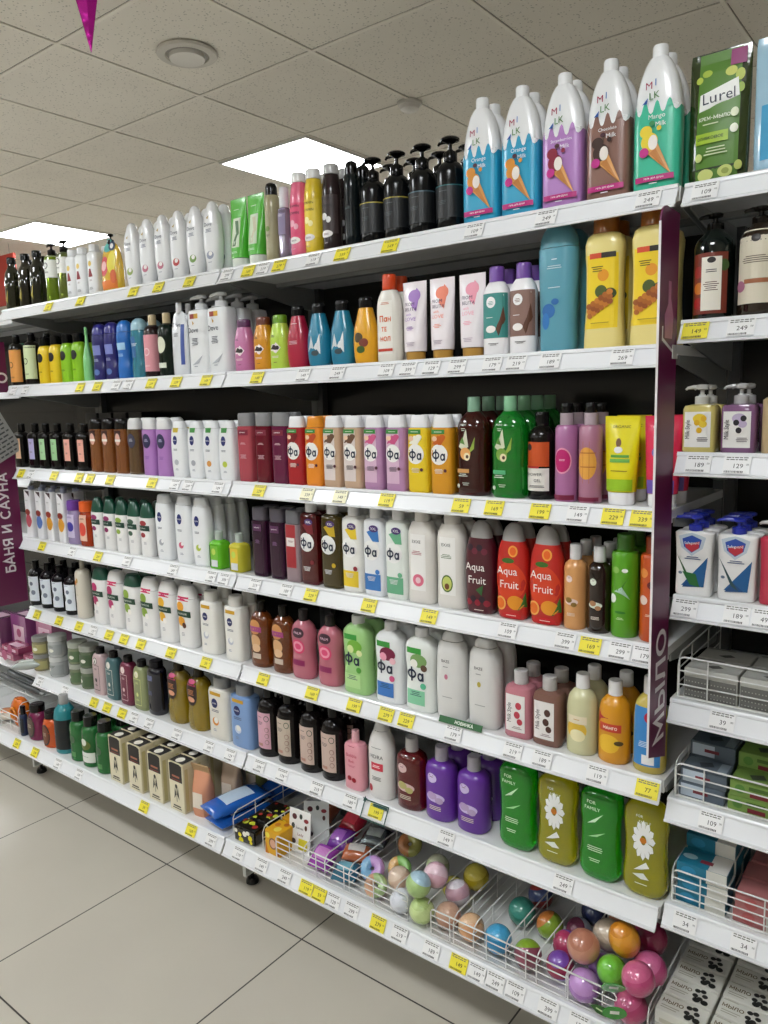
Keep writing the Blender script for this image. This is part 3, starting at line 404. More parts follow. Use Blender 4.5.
ITEMS=[
('1A',-1.2312,0.0120,1.8340,0.0297,0.1955,'wine','shampoo_bottle','slim dark olive bottle with black cap','#2c2f1c','#0c0c0c',olive(),{'rows': 2, 'm': 'g'}),
('1A',-1.1299,0.0120,1.8340,0.0297,0.1955,'wine','shampoo_bottle','slim dark olive bottle with black cap','#2c2a1c','#0c0c0c',olive(),{'rows': 2, 'm': 'g'}),
('1A',-1.0469,0.0120,1.8340,0.0297,0.1955,'wine','shampoo_bottle','slim dark olive bottle with black cap','#25291a','#0c0c0c',olive(),{'rows': 2, 'm': 'g'}),
('1A',-0.9396,0.0120,1.8340,0.0271,0.2057,'rpump','liquid_soap_bottle','lime liquid pump bottle with round printed white label','#8fae2e','#101010',band('#eef0ea','#222222',.42,.78,1.5),{'m': 'g'}),
('1A',-0.8599,0.0120,1.8340,0.0271,0.2057,'rpump','liquid_soap_bottle','olive liquid pump bottle with white label','#6f7d30','#101010',band('#f2f2ee','#222222',.45,.8,1.5),{'m': 'g'}),
('1A',-0.7959,0.0120,1.8340,0.0290,0.1630,'whitecyl','shampoo_bottle','narrow white bottle with dark red print','#e8eaec','#e8eaec',redprint(),{}),
('1A',-0.7370,0.0120,1.8340,0.0290,0.1630,'whitecyl','shampoo_bottle','narrow white bottle with dark red print','#e8eaec','#e8eaec',redprint(),{'rows': 2}),
('1A',-0.6651,0.0120,1.8340,0.0290,0.1630,'whitecyl','shampoo_bottle','narrow white bottle with dark red print','#e8eaec','#e8eaec',redprint(),{'rows': 2}),
('1A',-0.5686,0.0120,1.8340,0.0528,0.1844,'pouchpump','refill_pouch','rainbow fruit pouch with black pump','#e0b83a','#0b0b0b',fruitpouch(),{}),
('1A',-0.4473,0.0120,1.8340,0.0345,0.1966,'dove','shampoo_bottle','tapered white bottle with green fruit print','#eceef0','#eceef0',dove('#9fb66a'),{'rows': 2}),
('1A',-0.3679,0.0120,1.8340,0.0345,0.1966,'dove','shampoo_bottle','tapered white bottle with pink blossom print','#eceef0','#eceef0',dove('#c77a90'),{'rows': 2}),
('1A',-0.2915,0.0120,1.8340,0.0345,0.1966,'dove','shampoo_bottle','tapered white bottle with pink blossom print','#eceef0','#eceef0',dove('#c77a90'),{'rows': 2}),
('1A',-0.2156,0.0120,1.8340,0.0345,0.1966,'dove','shampoo_bottle','tapered white bottle with red fruit print','#eceef0','#eceef0',dove('#c04848'),{'rows': 2}),
('1A',-0.1381,0.0120,1.8340,0.0345,0.1966,'dove','shampoo_bottle','tapered white bottle with avocado green print','#eceef0','#eceef0',dove('#7ea35a'),{'rows': 2}),
('1A',-0.0615,0.0120,1.8340,0.0345,0.1966,'dove','shampoo_bottle','tapered white bottle with pale grey swirl','#eceef0','#eceef0',dove('#9aa2b8'),{'rows': 2}),
('1B',0.0371,0.0120,1.8340,0.0320,0.1903,'tube','body_cream_tube','leaf green tube on clear cap with zigzag picture','#58c03c','#dfe6dc',greentube('#3d6b34'),{'rows': 2}),
('1B',0.1065,0.0120,1.8340,0.0320,0.1903,'tube','body_cream_tube','leaf green tube on clear cap with pale picture','#58c03c','#dfe6dc',greentube('#c9c9a8'),{'rows': 2}),
('1B',0.1760,0.0120,1.8340,0.0198,0.2037,'can','hair_spray_bottle','beige cylinder bottle with black dome cap','#a7a07c','#161616',[E(0,.42,.35,.35,'#6f8a3c'),LN(0,.33,.7,3,'#5a5a40')],{}),
('1B',0.2235,0.0120,1.8340,0.0176,0.1837,'smallcyl','hair_spray_bottle','small clear lilac bottle with white cap','#a79bb4','#dcdce2',[R(-.8,.35,.8,.7,'#8e84a6'),LN(0,.6,1,3,'#e8e4f0')],{'m': 'g', 'rows': 1}),
('1B',0.2716,0.0120,1.8340,0.0250,0.2108,'vita','shampoo_bottle','pink vitamin shampoo bottle with clear cap','#e86a8e','#e6e6e6',vita('#e8507e','#f4b0c4'),{'rows': 2}),
('1B',0.3224,0.0120,1.8340,0.0250,0.2108,'vita','shampoo_bottle','yellow banana print bottle with clear cap','#e8c92c','#e6e6e6',vita('#f0d440','#fff3b0'),{'rows': 2}),
('1B',0.3830,0.0120,1.8340,0.0250,0.2108,'vita','shampoo_bottle','dark brown coffee print bottle with clear cap','#2e2424','#b8b8b8',vita('#3a2c2c','#eeeeee'),{'rows': 2}),
('1B',0.4529,0.0120,1.8340,0.0198,0.2037,'can','hair_spray_bottle','slim black cylinder bottle with thin grey print','#10181a','#0a0a0a',[LN(0,.45,.9,3,'#5d6a6c')],{'rows': 2}),
('1B',0.5085,0.0120,1.8340,0.0332,0.2027,'bpump','shampoo_bottle','black pump bottle with gold line label','#0b0d0f','#0a0a0a',blackpump('#a89a3c'),{'rows': 2}),
('1B',0.5805,0.0120,1.8340,0.0332,0.2027,'bpump','shampoo_bottle','black pump bottle with gold line label','#0b0d0f','#0a0a0a',blackpump('#a89a3c'),{'rows': 2}),
('1B',0.6535,0.0120,1.8340,0.0332,0.2027,'bpump','shampoo_bottle','black pump bottle with blue line label','#0b0d0f','#0a0a0a',blackpump('#4d6a78'),{'rows': 2}),
('1B',0.7297,0.0120,1.8340,0.0332,0.2027,'bpump','shampoo_bottle','black pump bottle with blue line label','#0b0d0f','#0a0a0a',blackpump('#2d6a70'),{'rows': 2}),
('1B',0.8201,0.0120,1.8340,0.0432,0.2575,'milk','shower_gel_bottle','large sky blue milk shower gel bottle with ice cream cone','#2aa3cc','#eceef0',milk('#2aa3cc','Orange','#d89030'),{'rows': 2}),
('1B',0.9147,0.0120,1.8340,0.0432,0.2575,'milk','shower_gel_bottle','large sky blue milk shower gel bottle with ice cream cone','#2aa3cc','#eceef0',milk('#2aa3cc','Orange','#d89030'),{'rows': 2}),
('1B',1.0089,0.0120,1.8340,0.0432,0.2575,'milk','shower_gel_bottle','large lilac milk shower gel bottle with ice cream cone','#b884c8','#eceef0',milk('#b884c8','Strawberries','#8c1c38'),{'rows': 2}),
('1B',1.1032,0.0120,1.8340,0.0432,0.2575,'milk','shower_gel_bottle','large chocolate brown milk shower gel bottle with ice cream cone','#8a6458','#eceef0',milk('#8a6458','Chocolate','#3a2018'),{'rows': 2}),
('1B',1.1967,0.0120,1.8340,0.0432,0.2575,'milk','shower_gel_bottle','large mint green milk shower gel bottle with ice cream cone','#3cbf9c','#eceef0',milk('#3cbf9c','Mango','#e8d030'),{'rows': 2}),
('1C',1.3009,0.0270,1.8340,0.0516,0.2253,'pouch','liquid_soap_refill_pouch','green refill pouch with olives and white wordmark','#28380f','#4c7a1c',luret(),{}),
('1C',1.4106,0.0270,1.8340,0.0516,0.2253,'pouch','liquid_soap_refill_pouch','pale blue refill pouch with magenta spout','#9fc4d8','#b01060',[R(-.8,.1,.8,.5,'#3f9cc8')],{}),
('2A',-1.2456,0.0120,1.5520,0.0299,0.1951,'boston','shampoo_bottle','dark bottle with orange label','#15120e','#0c0c0c',band('#e8a050','#5a3a20',.08,.7,1.5),{'rows': 2}),
('2A',-1.1360,0.0120,1.5520,0.0299,0.1951,'boston','shampoo_bottle','dark bottle with pale green label','#15120e','#0c0c0c',band('#cfdcae','#405030',.12,.75,1.5),{'rows': 2}),
('2A',-1.0350,0.0120,1.5520,0.0301,0.1697,'domeblk','hair_mask_bottle','yellow bottle with round black badge','#e8c81c','#0b0b0b',[E(0,.56,.55,.55,'#101010'),LN(0,.25,.8,2,'#222222')],{'rows': 2}),
('2A',-0.9583,0.0120,1.5520,0.0301,0.1697,'domeblk','hair_mask_bottle','yellow bottle with round black badge','#e8c81c','#0b0b0b',[E(0,.56,.55,.55,'#101010'),LN(0,.25,.8,2,'#222222')],{'rows': 2}),
('2A',-0.8807,0.0120,1.5520,0.0301,0.1697,'domeblk','hair_mask_bottle','lime green bottle with round black badge','#8cc41c','#0b0b0b',[E(0,.56,.55,.55,'#101010'),LN(0,.25,.8,2,'#222222')],{'rows': 2}),
('2A',-0.8089,0.0120,1.5520,0.0301,0.1697,'domeblk','hair_mask_bottle','lime green bottle with round black badge','#8cc41c','#0b0b0b',[E(0,.56,.55,.55,'#101010'),LN(0,.25,.8,2,'#222222')],{'rows': 2}),
('2A',-0.7449,0.0120,1.5520,0.0174,0.1839,'vase','shampoo_bottle','slender pale green bottle with thin neck','#86cf86','#86cf86',[],{}),
('2A',-0.6752,0.0120,1.5520,0.0332,0.1896,'wavy','shampoo_bottle','navy blue curvy bottle','#1c1a6a','#231f80',[R(-.7,.45,.7,.62,'#7d86c8'),LN(0,.35,.8,3,'#b8c0e8'),E(.1,.15,.4,.3,'#5a78b8')],{'rows': 2}),
('2A',-0.6038,0.0120,1.5520,0.0332,0.1896,'wavy','shampoo_bottle','navy blue curvy bottle','#1c1a6a','#231f80',[R(-.7,.45,.7,.62,'#7d86c8'),LN(0,.35,.8,3,'#b8c0e8'),E(.1,.15,.4,.3,'#5a78b8')],{'rows': 2}),
('2A',-0.5319,0.0120,1.5520,0.0332,0.1896,'wavy','shampoo_bottle','bright blue curvy bottle','#1f6cc0','#2a78cc',[R(-.7,.5,.7,.62,'#9fc8e8'),LN(0,.4,.8,3,'#b8d8f0')],{'rows': 2}),
('2A',-0.4542,0.0120,1.5520,0.0332,0.1896,'wavy','shampoo_bottle','aqua blue curvy bottle with silver top','#58b8d0','#9fc8d8',[R(-.8,.35,.2,.7,'#2c68a0'),LN(0,.55,.8,3,'#e8f4f8')],{'rows': 2, 'm': 'g'}),
('2A',-0.3876,0.0120,1.5520,0.0299,0.1951,'boston','shampoo_bottle','dark bottle with pink label and wooden cap','#2a1c1c','#d8c49a',band('#e09aa4','#f4d8dc',.1,.68,1.6),{'rows': 1}),
('2A',-0.3153,0.0120,1.5520,0.0299,0.1951,'boston','shampoo_bottle','dark green bottle with white oval label and wooden cap','#15211a','#d8c49a',[E(0,.5,.6,.85,'#e4e6d0'),R(-.6,.14,.6,.22,'#dfe4d4')],{'rows': 1}),
('2A',-0.2335,0.0120,1.5520,0.0365,0.2170,'pouchs','refill_pouch','white refill pouch with blue side stripe','#dfe3e8','#e8e8ea',[R(.35,.15,.85,.7,'#3f56a0'),LN(-.2,.55,.7,3,'#444a58'),T('Dove',-.2,.7,.5,'#26304a')],{'rows': 2}),
('2A',-0.1436,0.0120,1.5520,0.0440,0.2316,'wpump','shampoo_bottle','tall white pump bottle with gold emblem','#eceef0','#e6e8ea',dovepump(),{'rows': 2}),
('2A',-0.0548,0.0120,1.5520,0.0440,0.2316,'wpump','shampoo_bottle','tall white pump bottle with gold emblem','#eceef0','#e6e8ea',dovepump(),{'rows': 3}),
('2B',0.0412,0.0120,1.5520,0.0312,0.1450,'milkshort','shampoo_bottle','short pink bottle with cherry and white print','#c878a8','#5c2a58',proro(),{'rows': 1}),
('2B',0.1196,0.0120,1.5520,0.0312,0.1450,'milkshort','shampoo_bottle','short amber orange bottle with cherry and white print','#d8921c','#6a2c14',proro(),{'rows': 1}),
('2B',0.1842,0.0120,1.5520,0.0312,0.1450,'milkshort','shampoo_bottle','short lime yellow bottle with cherry and white print','#b8d84c','#6a9a1c',proro(),{'rows': 1}),
('2B',0.2508,0.0120,1.5520,0.0346,0.1628,'tear','shampoo_bottle','crimson teardrop bottle with black cap','#b0183c','#0e0e10',[LN(0,.7,.8,1,'#f0d8dc'),LN(0,.4,.8,3,'#e8c0c8')],{'rows': 1}),
('2B',0.3250,0.0120,1.5520,0.0346,0.1628,'tear','shampoo_bottle','teal teardrop bottle with silver butterfly print','#1b7fa0','#0e0e10',[P([(-.6,.25),(-.2,.5),(0,.3)],'#d0d8dc'),P([(0,.3),(.5,.52),(.55,.2)],'#e4e8ea'),E(.1,.22,.3,.2,'#3a4a50')],{'rows': 1}),
('2B',0.4055,0.0120,1.5520,0.0346,0.1628,'tear','shampoo_bottle','teal teardrop bottle with silver butterfly print','#1b7fa0','#0e0e10',[P([(-.6,.25),(-.2,.5),(0,.3)],'#d0d8dc'),P([(0,.3),(.5,.52),(.55,.2)],'#e4e8ea'),E(.1,.22,.3,.2,'#3a4a50')],{'rows': 1}),
('2B',0.4821,0.0120,1.5520,0.0346,0.1628,'tear','shampoo_bottle','golden yellow teardrop bottle with dark fruit print','#e8a81c','#0e0e10',[E(-.2,.4,.35,.35,'#4a3a14'),E(.25,.32,.35,.3,'#7a3020'),E(0,.22,.3,.25,'#3a5a1c')],{'rows': 1}),
('2B',0.5607,0.0120,1.5520,0.0330,0.2074,'pant','shampoo_bottle','clear milky bottle with orange cap and orange lettering','#e6e2d8','#d8481c',[R(-.75,.1,.6,.7,'#efece4'),T('Пан',0,.5,.62,'#e0601c'),T('те',-.1,.39,.62,'#e0601c'),T('нол',0,.28,.62,'#e0601c'),LN(0,.66,.8,2,'#c86a40'),R(-.7,.13,.6,.16,'#c8402c')],{'rows': 2}),
('2B',0.6285,0.0120,1.5520,0.0340,0.1845,'tube2','body_cream_tube','white tube with gold cap and lilac flower','#f0e8ec','#b88a3c',belita('#a87fc8'),{'rows': 1}),
('2B',0.7062,0.0120,1.5520,0.0340,0.1845,'tube2','body_cream_tube','white tube with gold cap and coral flower','#f0e8ec','#b88a3c',belita('#f08a70'),{'rows': 1}),
('2B',0.7868,0.0120,1.5520,0.0340,0.1845,'tube2','body_cream_tube','white tube with gold cap and rose pink flower','#f0e8ec','#b88a3c',belita('#f0a0b4'),{'rows': 1}),
('2B',0.8525,0.0120,1.5520,0.0299,0.1899,'belb','body_cream_bottle','white bottle with purple cap and teal coconut label','#f2f0f2','#7a50a8',belb('#3f8f8a'),{'rows': 2}),
('2B',0.9175,0.0120,1.5520,0.0299,0.1899,'belb','body_cream_bottle','white bottle with purple cap and brown chocolate label','#f2f0f2','#7a50a8',belb('#8a6a60'),{'rows': 2}),
('2B',0.9974,0.0120,1.5520,0.0421,0.2535,'bigteal','conditioner_bottle','large metallic teal bottle with domed cap','#5a9db0','#5798a8',[LN(0,.72,.4,1,'#e8f4f8'),LN(0,.66,.8,2,'#d0e4ea'),E(-.3,.33,.35,.35,'#2c6cb0'),E(-.45,.25,.2,.4,'#2c78c0'),E(.05,.4,.2,.15,'#2c6cb0'),LN(0,.5,.9,1,'#d0e4ea')],{'rows': 2}),
('2B',1.0972,0.0120,1.5520,0.0404,0.2535,'amberbig','conditioner_bottle','tall pale yellow bottle with brown cap and amber berries','#ead98a','#9a5a1c',amberbig(),{'rows': 2}),
('2B',1.1916,0.0120,1.5520,0.0404,0.2535,'amberbig','conditioner_bottle','tall pale yellow bottle with brown cap and amber berries','#ead98a','#9a5a1c',amberbig(),{'rows': 2}),
('2C',1.2952,0.0270,1.5929,0.0354,0.1940,'dpump','liquid_soap_bottle','dark green pump bottle with berry label','#12201c','#0c0c0c',[R(-.95,.06,.95,.62,'#7a3020'),E(-.55,.45,.3,.3,'#a02c28'),E(-.5,.3,.35,.3,'#d07828'),E(-.5,.16,.35,.3,'#a81c20'),E(.75,.5,.25,.3,'#3a5a28'),R(-.35,.09,.62,.58,'#efeadc'),LN(.13,.3,.8,5,'#6a4a3c'),LN(.13,.44,.7,2,'#2a1c18'),E(.13,.55,.2,.15,'#241a18')],{'m': 'g'}),
('2C',1.3730,0.0270,1.5929,0.0354,0.1940,'dpump','liquid_soap_bottle','brown bottle with cream paper label','#3a2c20','#181410',[R(-.98,.12,.98,.78,'#ddd5c0'),E(.0,.7,.22,.2,'#2a2420'),LN(0,.5,1.3,4,'#6a5a48'),R(-.5,.3,.9,.34,'#a86a48'),E(-.72,.28,.28,.28,'#b0708c')],{'m': 'g'}),
('3A',-1.2649,0.0120,1.2408,0.0325,0.1690,'bostonb','liquid_soap_bottle','small black bottle with beige label','#0d0b0a','#0b0b0b',[R(-.25,.2,.72,.66,'#e0b898'),LN(.2,.55,.5,3,'#50484a'),LN(.2,.35,.5,2,'#50484a')],{'rows': 1}),
('3A',-1.1612,0.0120,1.2408,0.0325,0.1690,'bostonb','liquid_soap_bottle','small black bottle with lavender label','#0d0b0a','#0b0b0b',[R(-.25,.2,.72,.66,'#b8b0d8'),LN(.2,.55,.5,3,'#50484a'),LN(.2,.35,.5,2,'#50484a')],{'rows': 1}),
('3A',-1.0835,0.0120,1.2408,0.0325,0.1690,'bostonb','liquid_soap_bottle','small black bottle with pale green label','#0d0b0a','#0b0b0b',[R(-.25,.2,.72,.66,'#a8d0a0'),LN(.2,.55,.5,3,'#50484a'),LN(.2,.35,.5,2,'#50484a')],{'rows': 1}),
('3A',-1.0012,0.0120,1.2408,0.0325,0.1690,'bostonb','liquid_soap_bottle','small black bottle with pale green label','#0d0b0a','#0b0b0b',[R(-.25,.2,.72,.66,'#a0cc98'),LN(.2,.55,.5,3,'#50484a'),LN(.2,.35,.5,2,'#50484a')],{'rows': 1}),
('3A',-0.9115,0.0120,1.2408,0.0325,0.1690,'bostonb','liquid_soap_bottle','small black bottle with salmon label','#0d0b0a','#0b0b0b',[R(-.25,.2,.72,.66,'#e8a898'),LN(.2,.55,.5,3,'#50484a'),LN(.2,.35,.5,2,'#50484a')],{'rows': 1}),
('3A',-0.8218,0.0120,1.2408,0.0325,0.1690,'bostonb','liquid_soap_bottle','small black bottle with salmon label','#0d0b0a','#0b0b0b',[R(-.25,.2,.72,.66,'#e8a898'),LN(.2,.55,.5,3,'#50484a'),LN(.2,.35,.5,2,'#50484a')],{'rows': 1}),
('3A',-0.7329,0.0120,1.2408,0.0337,0.1851,'fluid','shower_gel_bottle','amber liquid bottle with black cap','#a8642c','#0e0c0c',[R(-.5,.62,.5,.78,'#3a1c18'),E(0,.62,.4,.6,'#d8a898'),R(-.45,.58,.45,.62,'#f0e8e0')],{'m': 'g', 'rows': 2}),
('3A',-0.6589,0.0120,1.2408,0.0337,0.1851,'fluid','shower_gel_bottle','amber liquid bottle with black cap','#a8642c','#0e0c0c',[R(-.5,.62,.5,.78,'#3a1c18'),E(0,.62,.4,.6,'#d8a898'),R(-.45,.58,.45,.62,'#f0e8e0')],{'m': 'g', 'rows': 2}),
('3A',-0.5816,0.0120,1.2408,0.0337,0.1851,'fluid','shower_gel_bottle','amber liquid bottle with black cap','#a8642c','#0e0c0c',[R(-.5,.62,.5,.78,'#3a1c18'),E(0,.62,.4,.6,'#d8a898'),R(-.45,.58,.45,.62,'#f0e8e0')],{'m': 'g', 'rows': 2}),
('3A',-0.5069,0.0120,1.2408,0.0337,0.1851,'fluid','shower_gel_bottle','brown liquid bottle with white cap','#7a5a34','#dcdcdc',[E(0,.6,.6,.7,'#3a3a50'),LN(0,.6,.6,3,'#d8d8e0')],{'m': 'g', 'rows': 2}),
('3A',-0.4239,0.0120,1.2408,0.0337,0.1851,'fluid','shower_gel_bottle','lilac bottle with white cap and dark blue emblem','#b07cc0','#e0e0e0',[E(0,.6,.6,.7,'#2c2a50'),LN(0,.6,.6,3,'#c8c8e8'),LN(0,.3,.8,3,'#7c50a0')],{'rows': 2}),
('3A',-0.3494,0.0120,1.2408,0.0337,0.1851,'fluid','shower_gel_bottle','lilac bottle with white cap and dark blue emblem','#b07cc0','#e0e0e0',[E(0,.6,.6,.7,'#2c2a50'),LN(0,.6,.6,3,'#c8c8e8'),LN(0,.3,.8,3,'#7c50a0')],{'rows': 2}),
('3A',-0.2711,0.0120,1.2408,0.0342,0.1746,'niv','shower_gel_bottle','slim white bottle with navy oval and grey swoosh','#eceef0','#eceef0',nivea('#b8bcc4','#c8b030'),{'rows': 2}),
('3A',-0.1896,0.0120,1.2408,0.0342,0.1746,'niv','shower_gel_bottle','slim white bottle with navy oval and grey swoosh','#eceef0','#eceef0',nivea('#a8acb4','#3a8a3c'),{'rows': 2}),
('3A',-0.1161,0.0120,1.2408,0.0342,0.1746,'niv','shower_gel_bottle','slim white bottle with navy oval and orange fruit','#eceef0','#eceef0',nivea('#d89a50','#3a8a3c'),{'rows': 2}),
('3A',-0.0453,0.0120,1.2408,0.0342,0.1746,'niv','shower_gel_bottle','slim white bottle with navy oval and green citrus','#eceef0','#eceef0',nivea('#c0d050','#3a8a3c'),{'rows': 2}),
('3B',0.0364,0.0120,1.2408,0.0298,0.1958,'palm','shower_gel_bottle','dusty pink bottle with translucent grey cap','#b8505c','#8a8a8c',[R(-.7,.68,.7,.76,'#7a1030'),T('palmolive',0,.72,.2,'#ffffff'),LN(0,.55,.8,2,'#e8c0c8'),LN(0,.36,.9,4,'#e0b0bc')],{'rows': 2, 'm': 's'}),
('3B',0.1099,0.0120,1.2408,0.0298,0.1958,'palm','shower_gel_bottle','deep red bottle with translucent grey cap','#6c1024','#8a8a8c',[R(-.7,.68,.7,.76,'#7a1030'),T('palmolive',0,.72,.2,'#ffffff'),LN(0,.55,.8,2,'#e8c0c8'),LN(0,.36,.9,4,'#e0b0bc')],{'rows': 2, 'm': 's'}),
('3B',0.1765,0.0120,1.2408,0.0298,0.1958,'palm','shower_gel_bottle','plum bottle with translucent grey cap','#6a2044','#8a8a8c',[R(-.7,.68,.7,.76,'#7a1030'),T('palmolive',0,.72,.2,'#ffffff'),LN(0,.55,.8,2,'#e8c0c8'),LN(0,.36,.9,4,'#e0b0bc')],{'rows': 2, 'm': 's'}),
('3B',0.2376,0.0120,1.2408,0.0294,0.1851,'fa','shower_gel_bottle','red bottle with big dark wordmark','#a81c24','#ececee',fa('#a81c24','#7a1018',0),{'rows': 2}),
('3B',0.3051,0.0120,1.2408,0.0294,0.1851,'fa','shower_gel_bottle','orange with orange cap bottle with big dark wordmark','#e88a20','#e8921c',fa('#e88a20','#c84c20',0),{'rows': 2}),
('3B',0.3700,0.0120,1.2408,0.0294,0.1851,'fa','shower_gel_bottle','beige bottle with big dark wordmark','#c8a88c','#ececee',fa('#c8a88c','#6a4a34',1),{'rows': 2}),
('3B',0.4394,0.0120,1.2408,0.0294,0.1851,'fa','shower_gel_bottle','beige bottle with big dark wordmark','#c8a88c','#ececee',fa('#c8a88c','#6a4a34',1),{'rows': 2}),
('3B',0.5075,0.0120,1.2408,0.0294,0.1851,'fa','shower_gel_bottle','lilac bottle with big dark wordmark','#b888b0','#ececee',fa('#b888b0','#d05888',1),{'rows': 2}),
('3B',0.5776,0.0120,1.2408,0.0294,0.1851,'fa','shower_gel_bottle','lilac bottle with big dark wordmark','#b888b0','#ececee',fa('#b888b0','#d05888',1),{'rows': 2}),
('3B',0.6446,0.0120,1.2408,0.0294,0.1851,'fa','shower_gel_bottle','bright yellow bottle with big dark wordmark','#e8c820','#ececee',fa('#e8c820','#f4f0e0',0),{'rows': 2}),
('3B',0.7118,0.0120,1.2408,0.0294,0.1851,'fa','shower_gel_bottle','honey yellow bottle with big dark wordmark','#d8961c','#ececee',fa('#d8961c','#c86018',0),{'rows': 2}),
('3B',0.7871,0.0120,1.2408,0.0411,0.2244,'pet','bath_foam_bottle','dark red bottle with mint cap and apricot print','#4a0c08','#8ab49a',pet('#e8a860'),{'m': 'g', 'rows': 3}),
('3B',0.8807,0.0120,1.2408,0.0411,0.2244,'pet','bath_foam_bottle','bright green bottle with mint cap and olive print','#16a030','#8ac49a',pet('#7aa040'),{'m': 'g', 'rows': 4}),
('3B',0.9529,0.0220,1.2408,0.0303,0.1884,'sgel','shower_gel_bottle','black bottle with orange and white label','#120e0c','#0c0c0c',[R(-.95,.38,.95,.66,'#c8501c'),R(-.95,.1,.95,.36,'#e8e4dc'),E(-.6,.6,.25,.25,'#1c1c20'),T('SHOWER',-.2,.29,.3,'#151515'),T('GEL',.1,.22,.3,'#151515'),LN(0,.14,1.5,2,'#444444'),R(-.95,.36,.2,.385,'#a81c28')],{}),
('3B',1.0174,0.0120,1.2408,0.0239,0.2061,'fruitcan','body_lotion_bottle','pink grapefruit slice bottle with black top','#b070a0','#101010',[E(0,.42,.85,1.15,'#e8a0b8'),E(0,.42,.75,1.0,'#c01c6c'),R(-1.1,.02,1.1,.07,'#7c2040'),LN(0,.42,.7,2,'#f0c0d0')],{'rows': 2}),
('3B',1.0706,0.0120,1.2408,0.0239,0.2061,'fruitcan','body_lotion_bottle','mango print bottle with black top','#b07890','#101010',[E(0,.4,.9,1.4,'#e8a848'),R(-.6,.36,.8,.37,'#b8682c'),R(-.6,.5,.8,.51,'#b8682c'),R(-.3,.2,-.27,.62,'#b8682c'),R(.25,.2,.28,.62,'#b8682c'),R(-1.1,.02,1.1,.06,'#7c2040')],{'rows': 2}),
('3B',1.1354,0.0120,1.2408,0.0365,0.1782,'tube3','body_cream_tube','bright yellow tube with lime band and white cap','#e8dc10','#f0f0f0',[T('ORGANIC',0,.88,.22,'#202020'),E(-.1,.7,.13,.25,'#7a5a3c'),E(-.1,.62,.22,.18,'#e8e8e8'),R(-.5,.535,.5,.565,'#58a038'),R(-.55,.48,.55,.52,'#6cb048'),LN(0,.37,1.1,1,'#806a10'),R(-.8,.16,.8,.29,'#98c41c')],{'rows': 2}),
('3B',1.2174,0.0120,1.2408,0.0365,0.1782,'tube3','body_cream_tube','red tube with purple lower band and white cap','#d8204c','#f0f0f0',[T('ORGANIC',0,.88,.22,'#f0e0e0'),E(-.1,.6,.4,.3,'#6a60b0'),LN(0,.55,.7,2,'#e8e8f4'),R(-.8,.15,.8,.3,'#6850a8')],{'rows': 2}),
('3C',1.2847,0.0270,1.3492,0.0305,0.1277,'sqpump','liquid_soap_bottle','square clear pump bottle of yellow milk soap','#d8c878','#c8c8c4',sqmilk('#e8c838','#e0b020'),{'m': 's', 'rows': 2, 'nz': 1}),
('3C',1.3542,0.0270,1.3492,0.0305,0.1277,'sqpump','liquid_soap_bottle','square clear pump bottle of purple blackberry soap','#8a6088','#b8b8b8',sqmilk('#c0b0cc','#1c1820'),{'m': 's', 'rows': 2, 'nz': 1}),
('3C',1.4228,0.0270,1.3492,0.0303,0.1172,'whitecyl','liquid_soap_bottle','beige bottle standing by the purple milk soap','#c8b088','#c8b088',[],{}),
('4A',-1.2230,0.0120,0.9668,0.0238,0.1999,'cartn','bath_foam_bottle','tall white square bottle with red fruit picture','#e9e9ec','#8a90a8',[P([(-.5,.92),(.8,.92),(.8,.8)],'#3a2428'),E(.1,.33,.8,1.1,'#c05060'),E(0,.5,.75,.5,'#8c3020'),LN(0,.72,.9,2,'#888888')],{'rows': 2}),
('4A',-1.1432,0.0120,0.9668,0.0238,0.1999,'cartn','bath_foam_bottle','tall white square bottle with blue berry picture','#e9e9ec','#8a90a8',[P([(-.5,.92),(.8,.92),(.8,.8)],'#3a2428'),E(.1,.33,.8,1.1,'#5c7cc0'),E(0,.5,.75,.5,'#8c3020'),LN(0,.72,.9,2,'#888888')],{'rows': 2}),
('4A',-1.0695,0.0120,0.9668,0.0238,0.1999,'cartn','bath_foam_bottle','tall white square bottle with yellow peach picture','#e9e9ec','#8a90a8',[P([(-.5,.92),(.8,.92),(.8,.8)],'#3a2428'),E(.1,.33,.8,1.1,'#d8982c'),E(0,.5,.75,.5,'#8c3020'),LN(0,.72,.9,2,'#888888')],{'rows': 2}),
('4A',-0.9874,0.0120,0.9668,0.0238,0.1999,'cartn','bath_foam_bottle','tall white square bottle with yellow peach picture','#e9e9ec','#8a90a8',[P([(-.5,.92),(.8,.92),(.8,.8)],'#3a2428'),E(.1,.33,.8,1.1,'#d8982c'),E(0,.5,.75,.5,'#8c3020'),LN(0,.72,.9,2,'#888888')],{'rows': 2}),
('4A',-0.9242,0.0120,0.9668,0.0359,0.1624,'small','baby_shampoo_bottle','lilac bottle with purple cap','#a090b8','#6c3c9c',[R(-.6,.15,.6,.68,'#c8bcd8'),E(0,.4,.5,.5,'#40389c'),LN(0,.6,.7,2,'#6a50a0')],{'m': 's'}),
('4A',-0.8434,0.0120,0.9668,0.0359,0.1624,'small','baby_shampoo_bottle','amber red bottle with orange cap','#a8340c','#e8601c',[R(-.6,.12,.6,.7,'#e0b8a0'),E(0,.38,.5,.7,'#e04c3c'),LN(0,.6,.7,2,'#6a3020')],{'m': 's'}),
('4A',-0.7593,0.0120,0.9668,0.0321,0.1815,'palmol','shower_gel_bottle','white bottle with dark green cap and dark orchid print','#ecebea','#0f4a38',palmol('#8c2060'),{'rows': 2}),
('4A',-0.6841,0.0120,0.9668,0.0321,0.1815,'palmol','shower_gel_bottle','white bottle with dark green cap and dark orchid print','#ecebea','#0f4a38',palmol('#8c2060'),{'rows': 2}),
